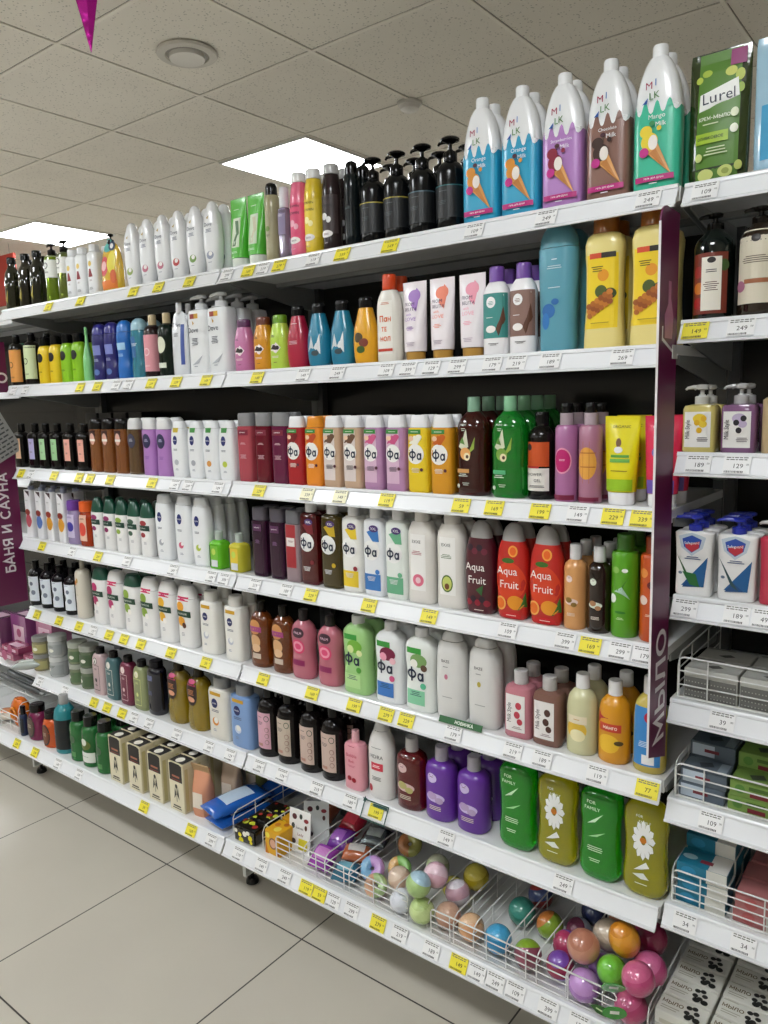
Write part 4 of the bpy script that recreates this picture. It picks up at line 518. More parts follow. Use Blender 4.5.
('4A',-0.6114,0.0120,0.9668,0.0321,0.1815,'palmol','shower_gel_bottle','white bottle with dark green cap and green olive print','#ecebea','#0f4a38',palmol('#8aa83c'),{'rows': 2}),
('4A',-0.5410,0.0120,0.9668,0.0321,0.1815,'palmol','shower_gel_bottle','white bottle with dark green cap and coconut print','#ecebea','#0f4a38',palmol('#3c5a48'),{'rows': 2}),
('4A',-0.4699,0.0120,0.9668,0.0321,0.1815,'palmol','shower_gel_bottle','white bottle with dark green cap and red fruit print','#ecebea','#0f4a38',palmol('#a02c34'),{'rows': 2}),
('4A',-0.3772,0.0120,0.9668,0.0390,0.2131,'niv','shower_gel_bottle','white bottle with navy oval and grey feather print','#eceef0','#eceef0',nivea('#a8acb4',None),{'rows': 3}),
('4A',-0.2751,0.0120,0.9668,0.0390,0.2131,'niv','shower_gel_bottle','white bottle with navy oval and pink rose print','#eceef0','#eceef0',nivea('#d05878',None),{'rows': 4}),
('4A',-0.1902,0.0120,0.9668,0.0390,0.2131,'niv','shower_gel_bottle','white bottle with navy oval and yellow green star fruit print','#eceef0','#eceef0',nivea('#c0d050',None),{'rows': 4}),
('4A',-0.1179,0.0100,0.9668,0.0293,0.1148,'soapb','liquid_soap_bottle','short green liquid soap bottle with clear cap','#6cc82c','#b8c4bc',soapb('#7cc43c'),{'m': 's', 'nz': 1}),
('4A',-0.0278,0.0100,0.9668,0.0293,0.1148,'soapb','liquid_soap_bottle','short yellow liquid soap bottle with clear cap','#d0c83c','#b8c4bc',soapb('#e8cc40'),{'m': 's', 'nz': 1}),
('4B',0.0766,0.0120,0.9668,0.0284,0.2013,'palm','shower_gel_bottle','dark plum bottle with translucent cap','#35122e','#55505a',[R(-.6,.66,.6,.76,'#50204c'),T('palmolive',0,.71,.2,'#ffffff'),LN(0,.5,.7,4,'#8a6a90')],{'rows': 2, 'm': 's'}),
('4B',0.1473,0.0120,0.9668,0.0284,0.2013,'palm','shower_gel_bottle','dark plum bottle with translucent cap','#35122e','#55505a',[R(-.6,.66,.6,.76,'#50204c'),T('palmolive',0,.71,.2,'#ffffff'),LN(0,.5,.7,4,'#8a6a90')],{'rows': 2, 'm': 's'}),
('4B',0.2113,0.0120,0.9668,0.0284,0.2013,'palm','shower_gel_bottle','grey pink bottle with red floral panel','#a08a90','#707076',[R(-.7,.2,.6,.8,'#a82c34'),R(-.6,.5,.5,.62,'#ece4e0'),LN(0,.56,.8,2,'#802030')],{'rows': 2, 'm': 's'}),
('4B',0.2742,0.0120,0.9668,0.0324,0.2359,'faxxl','shower_gel_bottle','big cherry red bottle with dark wordmark and white cap','#6c0c18','#e6e6e8',faxxl('#7a1c28',0),{'rows': 2, 'm': 'g'}),
('4B',0.3522,0.0120,0.9668,0.0324,0.2359,'faxxl','shower_gel_bottle','big olive bottle with dark wordmark and white cap','#5a4a10','#e6e6e8',faxxl('#c8a820',0),{'rows': 2, 'm': 'g'}),
('4B',0.4269,0.0120,0.9668,0.0324,0.2359,'faxxl','shower_gel_bottle','big white and yellow bottle with dark wordmark and white cap','#ecebe6','#e6e6e8',faxxl('#e8c830',1),{'rows': 2, 'm': 'p'}),
('4B',0.5000,0.0120,0.9668,0.0324,0.2359,'faxxl','shower_gel_bottle','big white and blue bottle with dark wordmark and white cap','#e8eaee','#e6e6e8',faxxl('#3c7ac0',1),{'rows': 2, 'm': 'p'}),
('4B',0.5712,0.0120,0.9668,0.0324,0.2359,'faxxl','shower_gel_bottle','big white and green bottle with dark wordmark and white cap','#e8eee8','#e6e6e8',faxxl('#6ab088',1),{'rows': 2, 'm': 'p'}),
('4B',0.6426,0.0120,0.9668,0.0382,0.2328,'exxe','shower_gel_bottle','cream bottle with pink flower label','#e4e0da','#e4e0da',[R(-.6,.14,.55,.74,'#f1efec'),T('EXXE',-.1,.66,.28,'#222222'),LN(-.1,.53,.8,3,'#b05060'),E(0,.25,.42,.4,'#e0708a'),E(0,.25,.2,.2,'#f4d0d8')],{'rows': 2}),
('4B',0.7285,0.0120,0.9668,0.0382,0.2328,'exxe','shower_gel_bottle','cream bottle with avocado label','#e4e0da','#e4e0da',[R(-.6,.14,.55,.74,'#f1efec'),T('EXXE',-.1,.66,.28,'#222222'),LN(-.1,.53,.8,3,'#507040'),E(-.05,.26,.42,.55,'#4a6a28'),E(-.05,.26,.34,.45,'#c8d070'),E(-.05,.23,.17,.2,'#6a3c1c')],{'rows': 2}),
('4B',0.8101,0.0120,0.9668,0.0386,0.2161,'aqua','shower_gel_bottle','dark berry fruit shower gel bottle with silver dome cap','#4c1020','#a4a2a0',aqua(0),{'rows': 2}),
('4B',0.8935,0.0120,0.9668,0.0386,0.2161,'aqua','shower_gel_bottle','orange citrus fruit shower gel bottle with silver dome cap','#c0241c','#a4a2a0',aqua(1),{'rows': 2}),
('4B',0.9762,0.0120,0.9668,0.0386,0.2161,'aqua','shower_gel_bottle','orange citrus fruit shower gel bottle with silver dome cap','#c0241c','#a4a2a0',aqua(1),{'rows': 2}),
('4B',1.0404,0.0120,0.9668,0.0247,0.1830,'round','shower_gel_bottle','peach coloured round bottle with white cap','#d89c60','#d8d8d8',organ('#e8d0c8','#8a6a28'),{'rows': 3}),
('4B',1.0938,0.0120,0.9668,0.0247,0.1830,'round','shower_gel_bottle','dark brown round bottle with white cap','#2e1810','#d8d8d8',organ('#d8e0d0','#a87850'),{'rows': 3, 'm': 'g'}),
('4B',1.1474,0.0120,0.9668,0.0277,0.2134,'gcan','shower_gel_bottle','tall green apple bottle with green cap','#58a01c','#3c7a20',[E(-.4,.66,.3,.25,'#88b858'),E(.3,.66,.22,.15,'#eef4e8'),P([(-.5,.35),(.6,.6),(.1,.5)],'#2c6c1c'),P([(-.5,.45),(.7,.38),(.1,.5)],'#a8c8b8'),E(-.6,.38,.3,.35,'#e0e8e0'),E(0,.25,.4,.1,'#2c7c1c'),LN(0,.18,.6,2,'#d8e8c0')],{'rows': 2}),
('4B',1.2072,0.0120,0.9668,0.0277,0.2134,'gcan','shower_gel_bottle','tall orange bottle by the purple sign','#c04c14','#a03c10',[E(-.5,.66,.35,.35,'#e08a40'),E(-.5,.4,.35,.35,'#e0c8c0'),E(.2,.55,.4,.3,'#6a1c1c'),LN(0,.25,.8,2,'#f0d8c0')],{'rows': 1}),
('4C',1.2830,0.0270,1.0712,0.0362,0.1564,'safe','liquid_soap_bottle','white pump bottle with blue pump and green leaf stripe','#ecebea','#1a2aa0',safe(0),{'rows': 3}),
('4C',1.3615,0.0270,1.0712,0.0362,0.1564,'safe','liquid_soap_bottle','white pump bottle with blue pump and blue swoosh','#ecebea','#1a2aa0',safe(1),{'rows': 3}),
('4C',1.4355,0.0270,1.0712,0.0362,0.1564,'safe','liquid_soap_bottle','pink bottle standing beside the blue pump bottles','#c0304c','#c8c8c8',[],{}),
('5A',-1.2608,0.0120,0.6866,0.0321,0.1780,'boston5','bath_foam_bottle','black bottle with white label and dark round berries','#0e0c10','#0b0b0b',[R(-1.2,.1,1.2,.66,'#dfe6ee'),E(-.5,.36,.5,.5,'#23262e'),E(.3,.5,.25,.25,'#6a7284'),E(.5,.3,.3,.3,'#7a8294'),LN(0,.62,1,1,'#40506a')],{'rows': 2}),
('5A',-1.1698,0.0120,0.6866,0.0321,0.1780,'boston5','bath_foam_bottle','black bottle with white label and dark round berries','#0e0c10','#0b0b0b',[R(-1.2,.1,1.2,.66,'#dfe6ee'),E(-.5,.36,.5,.5,'#23262e'),E(.3,.5,.25,.25,'#6a7284'),E(.5,.3,.3,.3,'#7a8294'),LN(0,.62,1,1,'#40506a')],{'rows': 2}),
('5A',-1.0821,0.0120,0.6866,0.0321,0.1780,'boston5','bath_foam_bottle','black bottle with white label and dark round berries','#0e0c10','#0b0b0b',[R(-1.2,.1,1.2,.66,'#dfe6ee'),E(-.5,.36,.5,.5,'#23262e'),E(.3,.5,.25,.25,'#6a7284'),E(.5,.3,.3,.3,'#7a8294'),LN(0,.62,1,1,'#40506a')],{'rows': 2}),
('5A',-0.9945,0.0120,0.6866,0.0321,0.1780,'boston5','bath_foam_bottle','black bottle with white label and dark round berries','#0e0c10','#0b0b0b',[R(-1.2,.1,1.2,.66,'#dfe6ee'),E(-.5,.36,.5,.5,'#23262e'),E(.3,.5,.25,.25,'#6a7284'),E(.5,.3,.3,.3,'#7a8294'),LN(0,.62,1,1,'#40506a')],{'rows': 2}),
('5A',-0.9127,0.0120,0.6866,0.0303,0.2174,'creamb','conditioner_bottle','tall cream bottle with small gold emblem','#d6cfc0','#b8b0a0',[E(-.2,.62,.2,.3,'#c07030'),E(.1,.66,.15,.3,'#b89040'),LN(0,.4,.4,3,'#b0a890')],{}),
('5A',-0.7844,0.0120,0.6866,0.0441,0.2030,'palmbig','shower_gel_bottle','big white bottle with pink orchid','#ecebea','#0f4a38',palmbig('#b02864',0),{'rows': 2}),
('5A',-0.6888,0.0120,0.6866,0.0441,0.2030,'palmbig','shower_gel_bottle','big white bottle with pink orchid and pink band','#ecebea','#ecebea',palmbig('#b02864',1),{'rows': 2}),
('5A',-0.5893,0.0120,0.6866,0.0441,0.2030,'palmbig','shower_gel_bottle','big white bottle with olive leaves','#ecebea','#0f4a38',palmbig('#8aa83c',0),{'rows': 2}),
('5A',-0.4900,0.0120,0.6866,0.0441,0.2030,'palmbig','shower_gel_bottle','big white bottle with green leaves and pink band','#ecebea','#ecebea',palmbig('#8aa83c',1),{'rows': 2}),
('5A',-0.3912,0.0120,0.6866,0.0441,0.2030,'palmbig','shower_gel_bottle','big white bottle with yellow citrus','#ecebea','#ecebea',palmbig('#e8b020',1),{'rows': 2}),
('5A',-0.2901,0.0120,0.6866,0.0441,0.2030,'palmbig','shower_gel_bottle','big white bottle with orange slice','#ecebea','#ecebea',palmbig('#e8a020',1),{'rows': 2}),
('5A',-0.1745,0.0120,0.6866,0.0402,0.2000,'nivbig','body_lotion_bottle','white lotion bottle with gold strip and navy circle','#eceae4','#dcdad4',nivbig('#c0c4d0'),{'rows': 2}),
('5A',-0.0589,0.0120,0.6866,0.0402,0.2000,'nivbig','body_lotion_bottle','white lotion bottle with gold strip and navy circle','#eceae4','#dcdad4',nivbig('#c0c4d0'),{'rows': 2}),
('5B',0.0475,0.0120,0.6866,0.0402,0.1970,'wave','liquid_soap_bottle','amber liquid bottle with flower print and dark cap','#8c4410','#1c1814',[E(-.1,.62,.5,.55,'#c88c50'),R(-.6,.55,.5,.63,'#a03c80'),E(-.1,.4,.45,.5,'#d8a878'),E(0,.3,.35,.3,'#e0b890'),R(-.3,.14,.4,.22,'#c8b8a8')],{'m': 'g'}),
('5B',0.1393,0.0120,0.6866,0.0402,0.1970,'wave','liquid_soap_bottle','amber liquid bottle with flower print and dark cap','#8c4410','#1c1814',[E(-.1,.62,.5,.55,'#c88c50'),R(-.6,.55,.5,.63,'#a03c80'),E(-.1,.4,.45,.5,'#d8a878'),E(0,.3,.35,.3,'#e0b890'),R(-.3,.14,.4,.22,'#c8b8a8')],{'m': 'g'}),
('5B',0.2208,0.0120,0.6866,0.0402,0.1970,'wave','liquid_soap_bottle','pink liquid bottle with rose print and dark cap','#c87484','#2a2426',[E(0,.68,.5,.35,'#3a1c2c'),T('PALM',0,.68,.24,'#f4c8dc'),E(0,.48,.52,.52,'#d83c6c'),E(0,.48,.38,.38,'#f09ab0'),E(0,.48,.22,.22,'#e04a78'),R(-.5,.2,.5,.28,'#8c2058')],{'m': 's'}),
('5B',0.3216,0.0120,0.6866,0.0402,0.1970,'wave','liquid_soap_bottle','pink liquid bottle with rose print and dark cap','#c87484','#2a2426',[E(0,.68,.5,.35,'#3a1c2c'),T('PALM',0,.68,.24,'#f4c8dc'),E(0,.48,.52,.52,'#d83c6c'),E(0,.48,.38,.38,'#f09ab0'),E(0,.48,.22,.22,'#e04a78'),R(-.5,.2,.5,.28,'#8c2058')],{'m': 's'}),
('5B',0.4254,0.0120,0.6866,0.0443,0.2129,'fabig','shower_gel_bottle','large pale green bottle with dark wordmark','#a4d488','#d8dcd8',fabig(0),{'rows': 2}),
('5B',0.5358,0.0120,0.6866,0.0443,0.2129,'fabig','shower_gel_bottle','large white bottle with pink blossoms and blue panel','#eceef0','#e8e8ea',fabig(1),{'rows': 2}),
('5B',0.6330,0.0120,0.6866,0.0443,0.2129,'fabig','shower_gel_bottle','large white bottle with coconut leaves and green panel','#ecf0ec','#e8e8ea',fabig(2),{'rows': 2}),
('5B',0.7218,0.0120,0.6866,0.0419,0.2159,'baze','shampoo_bottle','plain rounded white bottle with small pink mark','#dedddb','#dedddb',[T('BAZE',-.1,.68,.24,'#333333'),LN(-.1,.6,.5,1,'#888888'),E(-.05,.5,.12,.16,'#c87890'),LN(0,.25,.7,1,'#999999')],{'rows': 2}),
('5B',0.8141,0.0120,0.6866,0.0419,0.2159,'baze','shampoo_bottle','plain rounded white bottle with small yellow mark','#dedddb','#dedddb',[T('BAZE',-.1,.68,.24,'#333333'),LN(-.1,.6,.5,1,'#888888'),E(-.05,.5,.12,.16,'#b8a840'),LN(0,.25,.7,1,'#999999')],{'rows': 2}),
('5B',0.9082,0.0120,0.6866,0.0343,0.1562,'sqb','bath_milk_bottle','strawberry pink milk bottle with vertical lettering','#cc8490','#c4c0c0',sqb('#c04050','Milk Style'),{'rows': 2, 'm': 's'}),
('5B',0.9798,0.0120,0.6866,0.0343,0.1562,'sqb','bath_milk_bottle','chocolate milk bottle with vertical lettering','#8a6458','#bcb8b6',sqb('#4a2c24','Milk Style'),{'rows': 2, 'm': 's'}),
('5B',1.0573,0.0120,0.6866,0.0340,0.1775,'round5','liquid_soap_bottle','cream melon bottle with white cap','#d2d0a4','#ececec',[E(-.1,.32,.7,.6,'#e0b83c'),E(0,.25,.5,.4,'#ece4b8'),R(-.7,.4,.6,.5,'#e8dcc0'),LN(-.05,.44,.6,1,'#c89030')],{'rows': 2}),
('5B',1.1302,0.0120,0.6866,0.0340,0.1775,'round5','liquid_soap_bottle','mango yellow bottle with white cap','#d89418','#ececec',[P([(-.95,.64),(-.1,.56),(-.95,.48)],'#b01c2c'),R(-.75,.4,.7,.5,'#c8402c'),T('МАНГО',0,.45,.26,'#fff0e0'),E(-.1,.25,.7,.6,'#e8b82c'),E(.55,.27,.3,.15,'#503c10')],{'rows': 2}),
('5B',1.2058,0.0120,0.6866,0.0340,0.2013,'round5','liquid_soap_bottle','clear yellow bottle with blue label','#c8b458','#e8e8ea',[R(-.9,.08,.9,.7,'#3a86c8'),E(.3,.6,.4,.4,'#b81c38'),LN(0,.3,1,4,'#d8e8f4'),R(-.2,.1,.5,.2,'#e8e8e8')],{'m': 's'}),
('6A',-1.2812,0.0120,0.4069,0.0360,0.1408,'jars','scrub_jar','two stacked clear jars with beige scrub','#9a9474','#8c8c88',jarart('#b0a870'),{'m': 's'}),
('6A',-1.1554,0.0120,0.4069,0.0360,0.1671,'jars','scrub_jar','two stacked pale grey jars','#c4c6c6','#c8cac8',jarart('#a0a4a4'),{'m': 's'}),
('6A',-1.0085,0.0120,0.4069,0.0360,0.1671,'jars','scrub_jar','two stacked clear jars with green leaf print','#8a9478','#a4a89c',jarart('#5c7450'),{'m': 's'}),
('6A',-0.9279,0.0120,0.4069,0.0360,0.1671,'jars','scrub_jar','two stacked clear jars with dark green leaf print','#76846a','#9ca096',jarart('#4c6444'),{'m': 's'}),
('6A',-0.8302,0.0120,0.4069,0.0381,0.1777,'natu','shower_gel_bottle','dusty pink bottle with outlined white crest','#c8aeb0','#1c1a1a',natu('#2a2426'),{'rows': 1}),
('6A',-0.7452,0.0120,0.4069,0.0381,0.1777,'natu','shower_gel_bottle','dark teal bottle with outlined white crest','#3c6468','#1c1a1a',natu('#e0e0d8'),{'rows': 1}),
('6A',-0.6552,0.0120,0.4069,0.0381,0.1777,'natu','shower_gel_bottle','burgundy bottle with outlined white crest','#6c1c3c','#1c1a1a',natu('#e8c8cc'),{'rows': 1}),
('6A',-0.5734,0.0120,0.4069,0.0381,0.1777,'natu','shower_gel_bottle','olive green bottle with outlined white crest','#8c9468','#1c1a1a',natu('#d8dc90'),{'rows': 1}),
('6A',-0.4962,0.0120,0.4069,0.0382,0.1893,'wavy6','shower_gel_bottle','navy black bottle with fine white print','#10122a','#0c0c18',[LN(-.1,.68,.8,5,'#8088b8'),LN(-.1,.4,.6,4,'#606890')],{'m': 'g'}),
('6A',-0.3765,0.0120,0.4069,0.0473,0.2101,'wave6','shower_gel_bottle','golden liquid bottle with dark flame label','#b89c20','#2a2210',[E(-.15,.62,.6,1.0,'#2a1412'),E(-.1,.78,.3,.15,'#d05080'),R(-.6,.72,.3,.8,'#a02c50'),LN(-.1,.6,.6,4,'#d89060'),E(-.1,.5,.3,.2,'#e0a080')],{'m': 'g'}),
('6A',-0.2726,0.0120,0.4069,0.0473,0.2101,'wave6','shower_gel_bottle','golden liquid bottle with dark flame label','#b89c20','#2a2210',[E(-.15,.62,.6,1.0,'#2a1412'),E(-.1,.78,.3,.15,'#d05080'),R(-.6,.72,.3,.8,'#a02c50'),LN(-.1,.6,.6,4,'#d89060'),E(-.1,.5,.3,.2,'#e0a080')],{'m': 'g'}),
('6A',-0.1523,0.0120,0.4069,0.0487,0.1990,'nivbig6','body_lotion_bottle','white lotion bottle with grey cap and orange fruit','#e6e2d8','#9a9a98',nivbig('#e09030'),{}),
('6A',-0.0468,0.0120,0.4069,0.0487,0.1990,'nivbig6','body_lotion_bottle','light blue lotion bottle with grey cap','#7c9ed0','#8e9298',nivbig('#d0dcf0'),{}),
('6B',0.0544,0.0120,0.4069,0.0392,0.2163,'boston6','shampoo_bottle','black bottle with pink label','#120e0e','#0c0c0c',darklab('#d8a8b8',0),{'rows': 2}),
('6B',0.1383,0.0120,0.4069,0.0392,0.2163,'boston6','shampoo_bottle','black bottle with beige label','#120e0e','#0c0c0c',darklab('#c8b8a8',1),{'rows': 2}),
('6B',0.2307,0.0120,0.4069,0.0392,0.2163,'boston6','shampoo_bottle','black bottle with rosy label and circle chain','#120e0e','#0c0c0c',darklab('#d0b8ac',2),{'rows': 2}),
('6B',0.3149,0.0120,0.4069,0.0392,0.2163,'boston6','shampoo_bottle','black bottle with rosy label and circle chain','#120e0e','#0c0c0c',darklab('#d0b8ac',3),{'rows': 2}),
('6B',0.4065,0.0120,0.4069,0.0319,0.1656,'bubble','bath_foam_bottle','pink square bottle with cherry print','#e8a0ac','#e8b0b8',[T('Bubble',0,.6,.42,'#c02850'),T('Bath',0,.5,.36,'#c02850'),LN(0,.74,1.1,1,'#b04060'),LN(0,.4,1,2,'#c86078'),E(-.25,.2,.22,.22,'#a0182c'),E(.25,.18,.22,.22,'#a0182c')],{}),
('6B',0.4928,0.0120,0.4069,0.0402,0.2127,'vidra','bath_foam_bottle','tall white rounded bottle with red badge','#e6e4e2','#d8d6d6',[T('VIDRA',0,.56,.36,'#383838'),LN(0,.66,.9,1,'#888888'),R(-.4,.38,.5,.48,'#d0384c'),LN(0,.42,.6,2,'#ffffff'),LN(0,.26,.8,3,'#707070'),E(-.5,.13,.2,.25,'#b03040')],{}),
('6B',0.5876,0.0120,0.4069,0.0425,0.1874,'round6','liquid_soap_bottle','dark red translucent bottle with white cap','#7c1018','#c0bcbc',organ('#d8b8b8','#b8b070'),{'m': 'g'}),
('6B',0.6803,0.0120,0.4069,0.0425,0.1874,'round6','liquid_soap_bottle','purple bottle with grey cap and berry print','#66309c','#b4aebc',organ('#d0c0e8','#b8a0c8'),{'rows': 2}),
('6B',0.7755,0.0120,0.4069,0.0425,0.1874,'round6','liquid_soap_bottle','purple bottle with grey cap and berry print','#66309c','#b4aebc',organ('#d0c0e8','#b8a0c8'),{'rows': 2}),
('6B',0.9015,0.0120,0.4069,0.0461,0.2350,'daisy','liquid_soap_bottle','large clear green bottle with white print','#10b018','#e8e8e8',daisy(0),{'m': 'g'}),
('6B',1.0027,0.0120,0.4069,0.0461,0.2350,'daisy','liquid_soap_bottle','large clear yellow bottle with daisy print','#c4be10','#e8e8e8',daisy(1),{'m': 'g'}),
('6B',1.1054,0.0120,0.4069,0.0461,0.2350,'daisy','liquid_soap_bottle','large clear green bottle with white print','#10b018','#e8e8e8',daisy(0),{'m': 'g'}),
('6B',1.2043,0.0120,0.4069,0.0461,0.2350,'daisy','liquid_soap_bottle','large clear yellow bottle with daisy print','#c4be10','#e8e8e8',daisy(1),{'m': 'g'}),
('7A',-1.2364,-0.0905,0.1783,0.0145,0.1202,'smallcyl','liquid_soap_bottle','narrow navy bottle with black cap','#1c2c4c','#101014',[R(-1,.1,1,.6,'#10141c'),LN(0,.5,.8,3,'#7080a0')],{}),
('7A',-1.1650,-0.0905,0.1783,0.0466,0.1390,'scrub','body_scrub_bottle','plum red bumpy bottle with oval label','#7c2450','#120e10',[E(0,.4,.6,.95,'#241a1c'),E(0,.4,.5,.8,'#5a4a40'),LN(0,.4,.5,3,'#c8b8a8')],{'m': 's', 'k': 'bump'}),
('7A',-1.0520,-0.0905,0.1783,0.0466,0.1390,'scrub','body_scrub_bottle','orange bumpy bottle with oval label','#d8602c','#120e10',[E(0,.36,.6,.9,'#241a1c'),E(0,.36,.5,.75,'#6a3a24'),LN(0,.36,.5,3,'#c8b8a8')],{'m': 's', 'k': 'bump'}),
('7A',-0.9635,-0.0905,0.1783,0.0411,0.2207,'round7','body_scrub_bottle','teal bottle with grey cap and black label','#20848c','#a8a8a8',[R(-1.6,.08,1.6,.6,'#14181c'),LN(-.3,.35,.5,5,'#5a8a98')],{}),
('7A',-0.8570,-0.0905,0.1783,0.0382,0.1874,'scrubg','body_scrub_bottle','green bottle with black cap and plain badge','#256c34','#101412',[E(0,.45,.4,.4,'#3c5c40'),R(-.2,.1,.4,.2,'#4a8a4c')],{'m': 's', 'rows': 2}),
('7A',-0.7768,-0.0905,0.1783,0.0382,0.1874,'scrubg','body_scrub_bottle','green bottle with black cap and white label','#256c34','#101412',[R(-1.2,.1,1.2,.3,'#dfe4dc'),E(0,.45,.8,.5,'#5a6a28'),E(0,.5,.35,.35,'#d8dcd0'),LN(0,.2,1.1,1,'#607060')],{'m': 's', 'rows': 2}),
('7A',-0.6867,-0.0905,0.1783,0.0382,0.1874,'scrubg','body_scrub_bottle','green bottle with black cap beside the cartons','#256c34','#101412',[E(0,.45,.4,.4,'#3c5c40'),R(-.2,.1,.4,.2,'#4a8a4c')],{'m': 's', 'rows': 2}),
]
TAGS={
'1A':[(-0.8974, 'Y'), (-0.695, 'Y'), (-0.3978, 'Y'), (-0.2719, 'Y'), (-0.1265, 'Y')],
'1B':[(0.0365, 'W'), (0.1213, 'Y'), (0.1792, 'W'), (0.2388, 'Y'), (0.3589, 'W'), (0.4542, 'Y'), (0.6003, 'Y'), (0.8249, 'W'), (0.9916, 'W'), (1.1953, 'W')],
'1C':[(1.2923, 'W')],
'2A':[(-1.1962, 'W'), (-1.1068, 'W'), (-0.738, 'Y'), (-0.6353, 'Y'), (-0.5265, 'W'), (-0.4603, 'W'), (-0.3394, 'Y'), (-0.2163, 'Y'), (-0.0777, 'Y')],
'2B':[(0.1361, 'Y'), (0.3086, 'W'), (0.4253, 'W'), (0.5796, 'W'), (0.644, 'W'), (0.7086, 'W'), (0.7782, 'W'), (0.8667, 'W'), (0.9243, 'W'), (1.0018, 'W'), (1.1519, 'W')],
'2C':[(1.2829, 'Y'), (1.3609, 'W')],
'3A':[(-1.1959, 'Y'), (-1.122, 'W'), (-0.9573, 'Y'), (-0.7919, 'Y'), (-0.7228, 'Y'), (-0.6027, 'Y'), (-0.3706, 'Y'), (-0.2537, 'W'), (-0.1906, 'W'), (-0.0523, 'W')],
'3B':[(0.1219, 'Y'), (0.3056, 'P'), (0.4211, 'P'), (0.5713, 'Y'), (0.7843, 'Y'), (0.8697, 'Y'), (0.9805, 'Y'), (1.0646, 'W'), (1.1394, 'Y'), (1.1975, 'Y')],
'3C':[(1.2956, 'W'), (1.363, 'W')],
'4A':[(-1.0886, 'Y'), (-0.8792, 'W'), (-0.7127, 'Y'), (-0.5403, 'W'), (-0.2924, 'W'), (-0.108, 'W'), (-0.0489, 'W')],
'4B':[(0.085, 'W'), (0.2101, 'W'), (0.3046, 'Y'), (0.5059, 'Y'), (0.6904, 'Y'), (0.9022, 'W'), (1.0395, 'W'), (1.0952, 'Y'), (1.1582, 'W'), (1.2067, 'W')],
'4C':[(1.2803, 'W'), (1.3728, 'W'), (1.4213, 'W')],
'5A':[(-1.1741, 'Y'), (-1.0133, 'Y'), (-0.8757, 'Y'), (-0.7838, 'W'), (-0.6833, 'Y'), (-0.5932, 'Y'), (-0.4951, 'Y'), (-0.3322, 'Y'), (-0.157, 'Y')],
'5B':[(0.0993, 'Y'), (0.2938, 'Y'), (0.4449, 'Y'), (0.5515, 'Y'), (0.6147, 'Y'), (0.7541, 'W'), (0.9143, 'W'), (0.9872, 'W'), (1.1142, 'W'), (1.22, 'Y')],
'5C':[(1.3544, 'W')],
'6A':[(-1.2006, 'W'), (-1.0164, 'W'), (-0.8166, 'Y'), (-0.7328, 'Y'), (-0.6399, 'Y'), (-0.5688, 'W'), (-0.4823, 'W'), (-0.3299, 'W'), (-0.1677, 'W'), (-0.0677, 'W')],
'6B':[(0.062, 'W'), (0.159, 'W'), (0.2956, 'W'), (0.419, 'W'), (0.509, 'Y'), (0.7293, 'W'), (1.0394, 'W')],
'6C':[(1.3413, 'W')],
'7C':[(1.2985, 'W'), (1.4091, 'W')],
'7A':[(-1.2265, 'Y'), (-1.0885, 'Y'), (-0.9233, 'W'), (-0.7812, 'W'), (-0.3915, 'Y'), (-0.1488, 'Y'), (-0.0546, 'W')],
'7B':[(0.068, 'W'), (0.1653, 'W'), (0.2573, 'W'), (0.3401, 'Y'), (0.3886, 'Y'), (0.4371, 'W'), (0.5009, 'W'), (0.588, 'Y'), (0.6552, 'W'), (0.7503, 'W'), (0.8274, 'Y'), (0.8759, 'W'), (0.9244, 'W'), (0.9745, 'W'), (1.0539, 'W'), (1.1244, 'W')],
}

